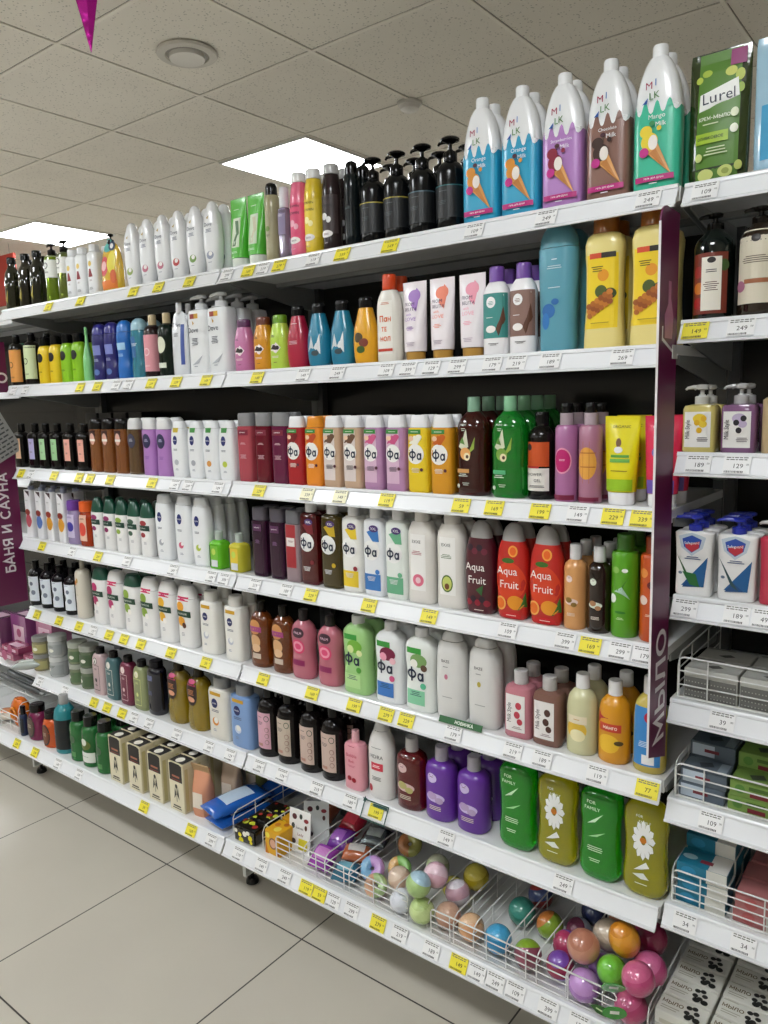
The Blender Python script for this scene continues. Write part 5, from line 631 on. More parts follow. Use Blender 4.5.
# ------------------------------------------------------------------ setting
def grid_material(name, base, dark, fx, fy, half, gap, rough, speck):
    m = bpy.data.materials.new(name); m.use_nodes = True; nt = m.node_tree; b = nt.nodes['Principled BSDF']; N = nt.nodes.new; L = nt.links.new
    tc = N('ShaderNodeTexCoord'); sp = N('ShaderNodeSeparateXYZ'); L(tc.outputs['Object'], sp.inputs[0]); ds = []
    for ax, off in (('X', fx), ('Y', fy)):
        s = N('ShaderNodeMath'); s.operation = 'SUBTRACT'; s.inputs[1].default_value = off; L(sp.outputs[ax], s.inputs[0])
        p = N('ShaderNodeMath'); p.operation = 'PINGPONG'; p.inputs[1].default_value = half; L(s.outputs[0], p.inputs[0])
        l = N('ShaderNodeMath'); l.operation = 'LESS_THAN'; l.inputs[1].default_value = gap; L(p.outputs[0], l.inputs[0]); ds.append(l)
    mx = N('ShaderNodeMath'); mx.operation = 'MAXIMUM'; L(ds[0].outputs[0], mx.inputs[0]); L(ds[1].outputs[0], mx.inputs[1])
    n = N('ShaderNodeTexNoise'); n.inputs['Scale'].default_value = 2.2; n.inputs['Detail'].default_value = 5; L(tc.outputs['Object'], n.inputs['Vector'])
    r = N('ShaderNodeValToRGB'); c = lin(base); r.color_ramp.elements[0].position = .3; r.color_ramp.elements[1].position = .7
    r.color_ramp.elements[0].color = tuple(x*.93 for x in c[:3])+(1,); r.color_ramp.elements[1].color = c; L(n.outputs['Fac'], r.inputs[0]); src = r.outputs[0]
    if speck:
        v = N('ShaderNodeTexVoronoi'); v.inputs['Scale'].default_value = 75; L(tc.outputs['Object'], v.inputs['Vector'])
        n2 = N('ShaderNodeTexNoise'); n2.inputs['Scale'].default_value = 30; L(tc.outputs['Object'], n2.inputs['Vector'])
        mu = N('ShaderNodeMath'); mu.operation = 'MULTIPLY'; mu.inputs[1].default_value = .42; L(n2.outputs['Fac'], mu.inputs[0])
        lt = N('ShaderNodeMath'); lt.operation = 'LESS_THAN'; L(v.outputs['Distance'], lt.inputs[0]); L(mu.outputs[0], lt.inputs[1])
        mm = N('ShaderNodeMix'); mm.data_type = 'RGBA'; L(lt.outputs[0], mm.inputs[0]); L(src, mm.inputs[6]); mm.inputs[7].default_value = tuple(x*.62 for x in c[:3])+(1,); src = mm.outputs[2]
    else:
        n3 = N('ShaderNodeTexNoise'); n3.inputs['Scale'].default_value = 6; n3.inputs['Detail'].default_value = 8
        L(tc.outputs['Object'], n3.inputs['Vector']); rr = N('ShaderNodeMapRange'); rr.inputs['To Min'].default_value = rough-.06; rr.inputs['To Max'].default_value = rough+.1
        L(n3.outputs['Fac'], rr.inputs['Value']); L(rr.outputs[0], b.inputs['Roughness'])
    m2 = N('ShaderNodeMix'); m2.data_type = 'RGBA'; L(mx.outputs[0], m2.inputs[0]); L(src, m2.inputs[6]); m2.inputs[7].default_value = lin(dark); L(m2.outputs[2], b.inputs['Base Color'])
    if speck: b.inputs['Roughness'].default_value = rough
    bp = N('ShaderNodeBump'); bp.inputs['Strength'].default_value = .6; bp.inputs['Distance'].default_value = .002; bp.invert = True
    L(mx.outputs[0], bp.inputs['Height']); L(bp.outputs['Normal'], b.inputs['Normal'])
    return m
FLOOR_M = grid_material('floor_tile', '#c4beb1', '#3a3733', -.28, -.122, .3, .0022, .34, False)
CEIL_M = grid_material('ceiling_tile', '#ece7dd', '#6a665e', -.226, .657, .3, .009, .85, True)
X0, X1, Y0, Y1 = -8.0, 4.6, -6.2, 5.2
m = MB().m(FLOOR_M).box(X0, Y0, -.1, X1, Y1, 0); struct('floor', m.mesh('floor'))
m = MB().m(CEIL_M).box(X0, Y0, CEIL, X1, Y1, CEIL+.1); struct('ceiling', m.mesh('ceiling'))
WM = mat('#cfc8bc', 'pp')
for nm, bx in (('wall_left', (X0-.1, Y0, 0, X0, Y1, CEIL)), ('wall_right', (X1, Y0, 0, X1+.1, Y1, CEIL)), ('wall_back', (X0, Y1, 0, X1, Y1+.1, CEIL)), ('wall_front', (X0, Y0-.1, 0, X1, Y0, CEIL))):
    struct(nm, MB().m(WM).box(*bx).mesh(nm))
# ceiling grid rails, one profile for each grid line
barm = mat('#ece7dd', 'pp'); k = 1
for i in range(-12, 9):
    x = -.226+.6*i
    if X0 < x < X1: struct('trim_%d' % k, MB().m(barm).box(x-.007, Y0, CEIL-.004, x+.007, Y1, CEIL+.001).mesh('trim')); k += 1
for j in range(-11, 8):
    y = .657+.6*j
    if Y0 < y < Y1: struct('trim_%d' % k, MB().m(barm).box(X0, y-.007, CEIL-.0035, X1, y+.007, CEIL+.001).mesh('trim')); k += 1
LM = lamp_mat(PANEL_POWER)
for i, (px, py) in enumerate(PANELS):
    lab = {0: 'square ceiling light glowing above the middle bay bottles', 1: 'square ceiling light glowing above the left bay bottles'}.get(i, 'added square ceiling light out of view at grid place %s' % ['', '', 'one', 'two', 'three', 'four', 'five', 'six', 'seven', 'eight', 'nine', 'ten', 'eleven', 'twelve'][i])
    t = thing('ceiling_light', lab, 'light', (px, py, CEIL), group='square ceiling lights')
    f = MB().m(mat('#e4e4e2', 'p'))
    for a in (-1, 1):
        f.box(a*.293-.006, -.299, -.012, a*.293+.006, .299, -.002); f.box(-.287, a*.293-.006, -.012, .287, a*.293+.006, -.002)
    link('frame', f.mesh('frame'), t); link('diffuser', MB().m(LM).box(-.286, -.286, -.008, .286, .286, -.003).mesh('diffuser'), t)
t = thing('ceiling_vent', 'round white recessed ceiling vent with dark ring', 'ceiling vent', (-.555, .379, CEIL))
link('flange', MB().m(mat('#c9c5bd', 'p')).lathe([(.068, -.001), (.1, -.001), (.104, -.008), (.1, -.014), (.075, -.016), (.068, -.001)], n=40).mesh('flange', True), t)
link('core', MB().m(mat('#8a8680', 'p')).lathe([(.074, -.001), (.072, -.010), (.066, -.013)], n=40).m(mat('#dcdad4', 'p')).lathe([(.062, -.012), (.06, -.026), (.03, -.032), (.001, -.033)], n=40).mesh('core', True), t)
t = thing('smoke_detector', 'small round white smoke detector on ceiling grid', 'smoke detector', (-.244, 1.262, CEIL))
link('base', MB().m(mat('#d8d6d0', 'p')).lathe([(.05, -.001), (.05, -.012), (.046, -.016)], n=32).mesh('base', True), t)
link('sensor_cover', MB().m(mat('#e0deda', 'p')).lathe([(.042, -.014), (.038, -.03), (.024, -.038), (.001, -.04)], n=32).mesh('cover', True), t)

# ------------------------------------------------------------------ shelving
WH = mat('#e2e3e2', 'p'); GR = mat('#8f9291', 'p'); BACK = mat('#2b2b2a', 'p'); RAIL = mat('#e9ebee', 'p')
ZA = [1.8340, 1.5520, 1.2408, .9668, .6866, .4069, .1783]
ZC = [1.8340, 1.5929, 1.3492, 1.0712, .8597, .6496, .4158, .1783]
def rail_mesh(L, y0, right=True, h=.038, lean=.024):
    "tilted price rail with a turned lip, from x=0 to L; y0 is the shelf edge"
    mb = MB().m(RAIL); pr = [(y0+.004, .0025), (y0-.003, .003), (y0-.0055, .0), (y0-.0062, -.004), (y0-.0035, -.0055), (y0-lean+.0035, -h+.003), (y0-lean-.0015, -h+.001), (y0-lean-.001, -h-.003), (y0-lean+.006, -h-.003), (y0+.003, -.002)]
    mb.rings([[(x, y, z) for y, z in pr] for x in (.004, L-.004)])
    return mb.mesh('price_rail')
def shelving(x0, L, zs, label, deep_y, dy=0, kick=True):
    u = thing('shelving_unit', label, 'shelving', (x0, 0, 0), group='shelving units along the aisle')
    b = MB().m(BACK)
    z = .12
    while z < 1.80:
        h = min(.148, 1.82-z); b.box(.004, .396, z, L-.004, .405, z+h-.006); b.box(.004, .399, z+h-.006, L-.004, .4045, z+h); z += h
    link('back_panel', b.mesh('back_panel'), u)
    for xx in (.0, L-.025):
        p = MB().m(mat('#55575a', 'p')).box(xx+.001, .37, .02, xx+.024, .3945, 1.83)
        link('upright', p.mesh('upright'), u)
    for zt in zs:
        base = zt < .2; y0 = deep_y if base else dy
        s = MB().m(WH).box(.002, y0+.004, zt-.018, L-.002, .394, zt)
        s.m(WH).box(.002, y0+.004, zt-.026, L-.002, y0+.012, zt-.018)
        sh_ = link('shelf', s.mesh('shelf', bevel=0), u)
        r = link('price_rail', rail_mesh(L, y0), sh_, (0, 0, zt))
        if not base:
            for xx in (.004, L-.007):
                br = MB().m(GR); br.add([(xx, y0+.03, zt-.019), (xx, .37, zt-.019), (xx, .37, zt-.085), (xx, .30, zt-.08), (xx, y0+.03, zt-.036), (xx+.003, y0+.03, zt-.019), (xx+.003, .37, zt-.019), (xx+.003, .37, zt-.085), (xx+.003, .30, zt-.08), (xx+.003, y0+.03, zt-.036)],
                    [(0,1,2,3,4), (9,8,7,6,5), (0,5,6,1), (1,6,7,2), (2,7,8,3), (3,8,9,4), (4,9,5,0)])
                link('bracket', br.mesh('bracket'), sh_)
            st = MB().m(GR).box(.01, .2, zt-.03, L-.01, .225, zt-.0185); link('stiffener', st.mesh('stiffener'), sh_)
    for xx in (.012,):
        ft = MB().m(mat('#d2d3d0', 'p'))
        ft.box(xx, -.052, .035, xx+.003, .36, zs[-1]-.02).box(xx, -.056, .035, xx+.012, -.052, zs[-1]-.02).box(xx, -.05, .035, xx+.012, .36, .038)
        f = link('foot', ft.mesh('foot'), u)
        fw = MB().m(mat('#141414', 'p')).lathe([(.006, .036), (.006, .022), (.014, .02), (.019, .012), (.02, .003), (.017, .0005)], xx+.006, -.025)
        link('levelling_foot', fw.mesh('levelling_foot', True), f)
    return u
shelving(0, 1.25, ZA, 'middle bay of the white shelving, from green tubes to the purple sign', -.1025)
shelving(-1.25, 1.25, ZA, 'left bay of the white shelving, between two bays', -.1025)
shelving(1.25, 1.25, ZC, 'right bay of the white shelving beyond the magenta sign with pump soaps', -.1025, .013)
shelving(-2.5, 1.25, [1.8305, 1.5485, 1.2, .9630, .4030, .1748], 'farthest bay of the white shelving behind the bath sign', -.1025, .06)

# ------------------------------------------------------------------ signs
MAG = mat('#640f44', 'l')
def sign(label, x, ya, yb, z0, z1, text, size, tz, ty, slant=0, rnd=.03):
    t = thing('aisle_sign', label, 'sign', (x, 0, 0))
    pts = [(ya, z0+slant), (yb, z0), (yb, z1-.002)]
    for k in range(7):
        a = k/6*math.pi/2; pts.append((ya+rnd+ (yb-ya-rnd)*0 + -rnd*math.sin(a), z1-rnd+rnd*math.cos(a)))
    mb = MB().m(MAG); n = len(pts)
    mb.add([(q, y, z) for q in (-.0015, .0015) for y, z in pts], [tuple(range(n)), tuple(reversed(range(n, 2*n)))]+[(i, (i+1) % n, n+(i+1) % n, n+i) for i in range(n)])
    link('board', mb.mesh('board'), t)
    e = MB().m(mat('#e4dfe2', 'p')).box(-.002, ya-.0015, z0+slant, .002, ya, z1-rnd); link('edge_strip', e.mesh('edge_strip'), t)
    tx = MB().m(mat('#e8e0e4', 'l')); tx.keep = True
    flat_text(tx, text, size, lambda a, b: (.0022, ty+a, tz+b), HP, 1.0)
    link('lettering', tx.mesh('lettering'), t)
    if x > 0: c = MB().m(mat('#d8d6d6', 'p')).box(-.0022, -.03, z1-.26, .0028, -.008, z1-.235); link('clip', c.mesh('clip'), t)
    return t
s1 = sign('tall magenta sign reading МЫЛО between middle and right bay', 1.25, -.105, -.006, .745, 1.785, 'МЫЛО', .078, .905, -.05, .035)
# pictogram near the top of the sign
pg = MB().m(mat('#b06a90', 'l')); pg.keep = True
pg.add([(.0022, y, z) for y, z in ((-.075, 1.56), (-.035, 1.56), (-.03, 1.6), (-.045, 1.63), (-.045, 1.66), (-.06, 1.66), (-.06, 1.62), (-.078, 1.6))], [tuple(range(8))])
pg.m(mat('#e8e0e4', 'l')).add([(.0022, y, z) for y, z in ((-.09, 1.555), (-.03, 1.535), (-.03, 1.541), (-.084, 1.56), (-.084, 1.58), (-.09, 1.58))], [(0, 1, 2, 3), (0, 3, 4, 5)])
link('pictogram', pg.mesh('pictogram'), s1)
sign('magenta sign reading БАНЯ И САУНА beside the left bay', -1.2535, -.17, -.003, .712, 1.30, 'БАНЯ И САУНА', .055, 1.03, -.062, 0, .01)
s3 = sign('upper magenta sign with white letter above the grey leaflet', -1.2560, -.17, -.003, 1.53, 1.72, 'О', .06, 1.585, -.025, 0, .01)
lf = thing('price_leaflet', 'grey leaflet with rows of fine print between the magenta signs', 'leaflet', (-1.2485, -.085, 1.40), (math.radians(28), 0, 0))
sh_m = MB().m(mat('#a8a8a6', 'pp')).box(-.0008, -.06, -.13, .0008, .06, .13); link('sheet', sh_m.mesh('sheet'), lf)
pr_ = MB().m(mat('#4c4c4e', 'l')); rr = random.Random(4)
for k in range(16):
    z = -.12+k*.0155; y = -.052
    while y < .045:
        w = rr.uniform(.01, .028); w = min(w, .052-y); pr_.box(.0009, y, z, .0012, y+w, z+.006); y += w+.006
link('print', pr_.mesh('print'), lf)

# ------------------------------------------------------------------ bottles and tubes
CACHE = {}
def part_meshes(g, a, H, body, cap, mk, bump):
    key = (g, a, H, body, cap, mk, bump)
    if key in CACHE: return CACHE[key]
    geo = G[g]; b = a*geo['r']; out = []
    for p in geo['parts']:
        mb = MB()
        if p[0] == 'bottle_body': mb.m(mat(body, 'm' if g == 'bigteal' and 0 else ('w' if g in ('pouch', 'pouchs', 'pouchpump') else mk)))
        elif p[0] == 'upper_body': mb.m(mat('#eceef0', mk))
        elif p[0] in ('collar',): mb.m(mat('#b8a8b0', 's'))
        else: mb.m(mat(cap, 'p'))
        loft(geo, p, a, b, H, mb, bump)
        out.append((p[0], mb.mesh(p[0], True, 40)))
    if 'pump' in geo:
        t0, rc, reach = geo['pump'][:3]; hs = (geo['pump']+(1,))[3]; r = rc*a; h = (1-t0)*H; z0 = t0*H; cm = mat(cap, 'p')
        out.append(('pump_collar', MB().m(cm).lathe([(r*.96, z0-.001), (r, z0+.001), (r, z0+h*.38), (r*.9, z0+h*.42), (r*.5, z0+h*.44), (r*.45, z0+h*.5)]).mesh('pump_collar', True)))
        hd = MB().m(cm).lathe([(r*.28, z0+h*.44), (r*.28, z0+h*.72), (r*.6*hs, z0+h*(.74 if hs < 1.1 else .82)), (r*.86*hs, z0+h*(.78 if hs < 1.1 else .85)), (r*.9*hs, z0+h*.92), (r*.75*hs, z0+h*.975), (r*.3*hs, z0+h)])
        L_ = reach*a; zz = z0+h*.87
        hd.tube([(0, 0, zz), (-L_*.6, -L_*.08, zz), (-L_, -L_*.14, zz-h*.04), (-L_*1.12, -L_*.15, zz-h*.12)], [r*.34, r*.3, r*.22, r*.16], 8)
        out.append(('pump_head', hd.mesh('pump_head', True)))
    CACHE[key] = out; return out
ORD = ['first', 'second', 'third', 'fourth', 'fifth', 'sixth', 'seventh', 'eighth']
NUM = ['zero', 'one', 'two', 'three', 'four', 'five', 'six', 'seven']
BAY = {'A': 'left bay', 'B': 'middle bay', 'C': 'right bay'}
SHELF = {'1': 'top shelf', '2': 'second shelf', '3': 'third shelf', '4': 'fourth shelf', '5': 'fifth shelf', '6': 'sixth shelf', '7': 'bottom shelf'}
def where(s): return BAY[s[1]]+' '+SHELF[s[0]]
SHORT = {}
cnt = {}
for it in ITEMS: cnt.setdefault((it[0], it[8]), []).append(it)
seen = {}
for (s, x, yf, z, a, H, g, name, desc, body, cap, art, op) in ITEMS:
    n = len(cnt[(s, desc)]); k = seen.get((s, desc), 0); seen[(s, desc)] = k+1
    pre = ORD[k]+' ' if n > 1 else ''
    b = a*G[g]['r']; akey = ('art', g, a, H, repr(art))
    pm = part_meshes(g, a, H, body, cap, op.get('m', 'p'), 1 if op.get('k') == 'bump' else 0)
    if akey not in CACHE: CACHE[akey] = art_mesh(g, a, H, art) if art else None
    rows = op.get('rows', 1); root = None
    cat = {'tube': 'tube', 'pouch': 'refill pouch', 'jar': 'jar', 'box': 'carton'}.get(name.split('_')[-1], 'bottle')
    grp = desc+', '+where(s) if n*rows > 1 else None
    for rw in range(rows):
        z_ = z+.0006; y = yf+b+rw*(2*b+.006); lab = pre+desc+', '+where(s)
        if rw: lab = ['', 'rear ', 'deepest ', 'hindmost '][rw]+lab
        if rw == 3: lab = lab
        if n > 1:
            alt = lab.replace(ORD[k]+' ', ORD[k]+' from left, ', 1)
            if len(alt.split()) <= 16: lab = alt
        if len(lab.split()) > 16: lab = lab.replace(' with ', ', ', 1)
        if rw == 0:
            root = thing(name, lab, cat, (x, y, z_), group=grp)
            for pn, me in pm: link(pn, me, root)
            if CACHE[akey]: link('label', CACHE[akey], root)
            src = root; kids = list(root.children)
        else:
            if y+b > .39: break
            c = src.copy(); COL.objects.link(c); c.location = (x, y, z_); tag(c, lab, cat, grp)
            for ch in kids:
                d = ch.copy(); COL.objects.link(d); d.parent = c

# ------------------------------------------------------------------ price tags in the rails
PR = {'W': ['249', '189', '299', '109', '119', '179', '399', '149', '219', '129'], 'Y': ['199', '339', '59', '279', '149', '169', '229', '119']}
TM = {}
def tag_mesh(c, txt, wide=False):
    key = (c, txt, wide)
    if key in TM: return TM[key]
    w = .05 if wide else .046; h = .034; mb = MB().m(mat({'Y': '#f0e23c', 'W': '#eeeeee', 'P': '#f4f0cc'}[c], 'l'))
    mb.box(-w/2, -.0006, -h/2, w/2, 0, h/2); mb.m(mat('#1c1c1c', 'l')); q = -.0009; mb.keep = True
    flat_text(mb, txt, .0125, lambda a, b: (.002+a, q, -.002+b)); flat_text(mb, '00', .005, lambda a, b: (.018+a, q, .001+b))
    rr = random.Random(len(txt)+ord(txt[0]))
    g = mat('#6a6a66', 'l'); mb.m(g)
    for k in range(2):
        x = -w/2+.004
        while x < w/2-.008: d = rr.uniform(.003, .008); mb.add([(x, q, .0135-k*.004), (x+d, q, .0135-k*.004), (x+d, q, .0155-k*.004), (x, q, .0155-k*.004)], [(0, 1, 2, 3)]); x += d+.0015
    mb.m(mat('#222222', 'l')); x = -w/2+.003
    while x < w/2-.012: d = rr.uniform(.0006, .0018); mb.add([(x, q, -.0155), (x+d, q, -.0155), (x+d, q, -.0115), (x, q, -.0115)], [(0, 1, 2, 3)]); x += d+.0009
    TM[key] = mb.mesh('price_tag'); return TM[key]
ti = 0
CN = {'Y': 'yellow', 'W': 'white', 'P': 'pale yellow'}
NUMW = ['first', 'second', 'third', 'fourth', 'fifth', 'sixth', 'seventh', 'eighth', 'ninth', 'tenth', 'eleventh', 'twelfth']
FIX = {('1C', 0): '109', ('2C', 1): '249', ('3C', 0): '189', ('4C', 0): '299', ('4C', 2): '499', ('5C', 0): '39', ('6C', 0): '109', ('7C', 0): '34', ('7C', 1): '34', ('5B', 9): '77', ('1B', 8): '249', ('1B', 9): '249', ('3B', 7): '149', ('2B', 10): '269'}
for s, lst in TAGS.items():
    z = (ZC if s[1] == 'C' else ZA)[int(s[0])-1]; y0 = -.1025 if s[0] == '7' and s[1] != 'C' else (.013 if s[1] == 'C' else 0)
    per = {}; lastx = -9
    for i, (x, c) in enumerate(lst):
        k = per.get(c, 0); per[c] = k+1
        txt = FIX.get((s, i), PR['W' if c == 'W' else 'Y'][(i*3+int(s[0])*2) % (10 if c == 'W' else 8)])
        shift = .0008 if x-lastx < .047 else 0; lastx = x
        sf = SHELF[s[0]] if s[1] != 'C' else ['', 'top', 'second', 'third', 'fourth', 'fifth', 'sixth', 'seventh'][int(s[0])]+' shelf'
        thing('price_tag', '%s price tag on %s %s rail, %s of its colour there' % (CN[c], BAY[s[1]], sf, NUMW[k]), 'price tag', (x, y0-.0135-shift*(i % 2)*1.0-.0006, z-.0185), (-.552 if 0 else -math.atan2(.023, .042), 0, 0), 'price tags in the shelf rails', tag_mesh(c, txt))
nb = thing('shelf_talker', 'dark green strip reading НОВИНКА on middle bay fifth rail', 'shelf talker', (.77, -.004, .6925), (-.5, 0, 0))
link('card', MB().m(mat('#1c5c2c', 'l')).box(-.06, -.003, -.007, .06, -.002, .009).mesh('card'), nb)
tt = MB().m(mat('#e8f0e4', 'l')); tt.keep = True; flat_text(tt, 'НОВИНКА', .011, lambda a, b: (.01+a, -.0034, .001+b)); link('lettering', tt.mesh('lettering'), nb)
nb = thing('shelf_talker', 'clear tag holder with dark green outline and star, middle bay sixth rail', 'shelf talker', (.508, -.016, .388), (-.5, 0, 0))
fr = MB().m(mat('#1c4a44', 'l'))
for bx in ((-.042, -.0025, .02, .04, -.0015, .023), (-.042, -.0025, -.024, -.039, -.0015, .02), (-.042, -.0025, -.027, .04, -.0015, -.024), (.037, -.0025, -.024, .04, -.0015, .02), (-.01, -.003, .012, .036, -.0026, .019)): fr.box(*bx)
fr.add([(-.04+.009*(1 if k % 2 == 0 else .42)*math.sin(k*math.pi/5), -.0036, .022+.009*(1 if k % 2 == 0 else .42)*math.cos(k*math.pi/5)) for k in range(10)], [tuple(range(10))])
link('frame', fr.mesh('frame'), nb)
# ------------------------------------------------------------------ wire baskets
WIRE = mat('#dfe0de', 'p')
def wire(mb, pts, r=.0017): mb.tube(pts, r, 6)
def divider(parent, x, y0, y1, z, h, name='divider', mid=2):
    mb = MB().m(WIRE)
    wire(mb, [(x, y0, z+.002), (x, y0, z+h*.75), (x, y0+.008, z+h*.93), (x, y0+.02, z+h), (x, y1, z+h), (x, y1, z+.002)])
    for k in range(1, mid+1): wire(mb, [(x, y0, z+h*k/(mid+1)), (x, y1, z+h*k/(mid+1))], .0014)
    y = y0+.09
    while y < y1: wire(mb, [(x, y, z+.002), (x, y, z+h)], .0014); y += .12
    return link(name, mb.mesh(name, True), parent)
def front_fence(parent, x0, x1, y, z, h, n=3, step=.11):
    mb = MB().m(WIRE)
    wire(mb, [(x0, y, z+.003), (x0, y, z+h-.008), (x0+.004, y, z+h-.002), (x0+.01, y, z+h), (x1-.01, y, z+h), (x1-.004, y, z+h-.002), (x1, y, z+h-.008), (x1, y, z+.003), (x0, y, z+.003)], .0019)
    for k in range(1, n): wire(mb, [(x0, y, z+h*k/n), (x1, y, z+h*k/n)], .0014)
    x = x0+.055
    while x < x1-.02: wire(mb, [(x, y-.002, z+.003), (x, y-.002, z+h)], .0015); x += step
    return link('front_grid', mb.mesh('front_grid', True), parent)
ZB = .1795
b0 = thing('wire_divider', 'white wire divider beside the blue wipes packs', 'wire divider', (0, 0, 0)); divider(b0, .007, -.078, .34, ZB, .072, 'side_grid')
b0 = thing('wire_divider', 'white wire divider between black yellow packs and yellow box', 'wire divider', (0, 0, 0)); divider(b0, .137, -.08, .34, ZB, .072, 'side_grid', 1)
b1 = thing('wire_basket', 'long white wire basket of wrapped bath bombs, ring shaped ones inside', 'wire basket'); front_fence(b1, .2, .662, -.088, ZB, .07, 4, .1)
for x in (.302, .382, .468, .619): divider(b1, x, -.084, .34, ZB, .072)
b2 = thing('wire_divider', 'white wire divider between the two bath bomb baskets', 'wire divider'); divider(b2, .714, -.08, .34, ZB, .068, 'side_grid', 1)
b3 = thing('wire_basket', 'long white wire basket of round bath bombs by right bay', 'wire basket'); front_fence(b3, .734, 1.194, -.092, ZB, .068, 4, .1)
for x in (.796, .851, .936, 1.012, 1.082, 1.163): divider(b3, x, -.088, .34, ZB, .07)
b4 = thing('wire_divider', 'dark edged wire divider beside the white soap cartons', 'wire divider'); divider(b4, 1.2585, -.09, .34, ZB, .07, 'side_grid')
for z, nm, h, n in ((ZC[4], 'white wire basket holding grey speckled soap boxes', .085, 3), (ZC[5], 'white wire basket holding pale blue and green soaps', .072, 3), (ZC[6], 'white wire basket holding teal and pink soaps', .072, 4)):
    t = thing('wire_basket', nm, 'wire basket', (0, 0, 0), group=None)
    front_fence(t, 1.264, 1.80, .028, z, h, n, .12); divider(t, 1.262, .03, .34, z, h+.004, 'side_grid')

# ------------------------------------------------------------------ bath bombs
def sphere_mb(mb, r, seg=20, fz=1, fx=1, tilt=0):
    pr = [(r*math.sin(math.pi*k/14), -r*fz*math.cos(math.pi*k/14)) for k in range(15)]; pr[0] = (.0005, pr[0][1]); pr[-1] = (.0005, pr[-1][1])
    return mb.lathe(pr, n=seg)
def torus_mb(mb, R0, r):
    rg = []
    for i in range(24):
        a = 2*math.pi*i/24; rg.append([((R0+r*math.cos(b))*math.cos(a), (R0+r*math.cos(b))*math.sin(a), r*math.sin(b)) for b in [2*math.pi*j/12 for j in range(12)]])
    rg.append(rg[0]); return mb.rings(rg, False)
BOMBS = [
('donut',0.4917,-0.0146,0.2192,0.036,'#c79ad6','#7fb6dc','lilac and blue ring bath bomb'),
('donut',0.5511,0.0279,0.2206,0.034,'#8cc46a','#d8a860','green and orange ring bath bomb'),
('donut',0.5441,0.0859,0.2579,0.036,'#9c9a50','#b87848','olive and brown ring bath bomb'),
('donut',0.5404,-0.0624,0.2150,0.033,'#a8c488','#d0a080','pale green ring bath bomb'),
('ball',0.5129,0.1462,0.2715,0.034,'#a070a8','#b088b8','mauve round bath bomb'),
('ball',0.5904,-0.0248,0.2338,0.033,'#d8b8a0','#e0c8b4','beige pink round bath bomb'),
('ball',0.6934,-0.0085,0.2745,0.034,'#e8b8c8','#f0d0dc','pale pink round bath bomb'),
('ball',0.6866,-0.0750,0.2828,0.034,'#a8c880','#b0d0e0','pale green and blue round bath bomb'),
('ball',0.6300,-0.0714,0.2140,0.032,'#dce0ea','#e8ecf4','white blue round bath bomb'),
('ball',0.6953,-0.0750,0.2160,0.034,'#b4cc80','#c4d894','light green round bath bomb'),
('ball',0.6605,0.0484,0.2556,0.033,'#b0c090','#d8dcc0','sage wrapped round bath bomb'),
('ball',0.7051,0.0517,0.2121,0.030,'#d8cc3c','#e8e070','small yellow round bath bomb'),
('ball',0.7466,0.0090,0.2373,0.034,'#dcd4dc','#c8a0b0','white and pink round bath bomb'),
('ball',0.7605,0.0758,0.2492,0.036,'#b8a420','#d8c850','glossy golden round bath bomb'),
('ball',0.7592,-0.0540,0.2171,0.034,'#c09078','#d0a890','tan round bath bomb'),
('ball',0.8264,-0.0574,0.2169,0.034,'#e0a878','#e8c098','peach round bath bomb with dark band'),
('ball',0.8980,-0.0560,0.2170,0.035,'#2a8cc0','#48a8d8','bright blue round bath bomb'),
('ball',0.8980,0.0620,0.2180,0.036,'#2c7a68','#3c9080','dark teal round bath bomb'),
('ball',0.9060,0.1480,0.2170,0.034,'#a83c38','#4c5c90','red and blue round bath bomb'),
('ball',0.9770,-0.0600,0.2170,0.034,'#8c4458','#8cb030','maroon bath bomb with green band'),
('ball',0.9740,0.0580,0.2170,0.034,'#88a830','#c87830','green and orange bath bomb'),
('ball',1.0500,-0.0490,0.2164,0.033,'#7c4cb0','#a02c50','purple topped bath bomb near the wire front'),
('ball',1.0355,0.0146,0.2212,0.033,'#8858b8','#b03860','purple topped bath bomb in second place'),
('ball',1.0384,0.0796,0.2162,0.033,'#d0d8e8','#7c2c50','white and plum bath bomb'),
('ball',1.0492,0.1418,0.2332,0.033,'#20284c','#303c68','dark navy round bath bomb'),
('ball',1.1172,-0.0750,0.2180,0.036,'#a870c0','#c090d0','lilac speckled bath bomb'),
('ball',1.1322,-0.0062,0.2170,0.035,'#8858a8','#9c6cb8','violet round bath bomb'),
('ball',1.1024,-0.0461,0.2846,0.038,'#b87860','#c88c74','brown pink glossy bath bomb on top'),
('ball',1.1287,0.0269,0.2789,0.036,'#c8b8a4','#d8c8b4','beige glossy bath bomb on top'),
('ball',1.1340,0.1020,0.2600,0.036,'#a86848','#b87858','copper brown round bath bomb'),
('egg',1.1788,-0.0098,0.3122,0.035,'#d88c20','#e8a030','orange egg shaped bath bomb'),
('egg',1.1680,-0.0484,0.2569,0.034,'#5cb028','#70c438','green egg shaped bath bomb'),
('ball',1.2320,-0.0041,0.2632,0.038,'#c04880','#d06898','bright pink bath bomb with green tag'),
('ball',1.2050,0.0750,0.2750,0.040,'#8c1c48','#a02c58','dark raspberry bath bomb'),
('ball',1.2320,-0.0750,0.2881,0.036,'#c04478','#d0608c','pink bath bomb with green round tag'),
('ball',1.2189,-0.0750,0.2180,0.036,'#b03868','#c05480','raspberry bath bomb at the basket corner'),

]
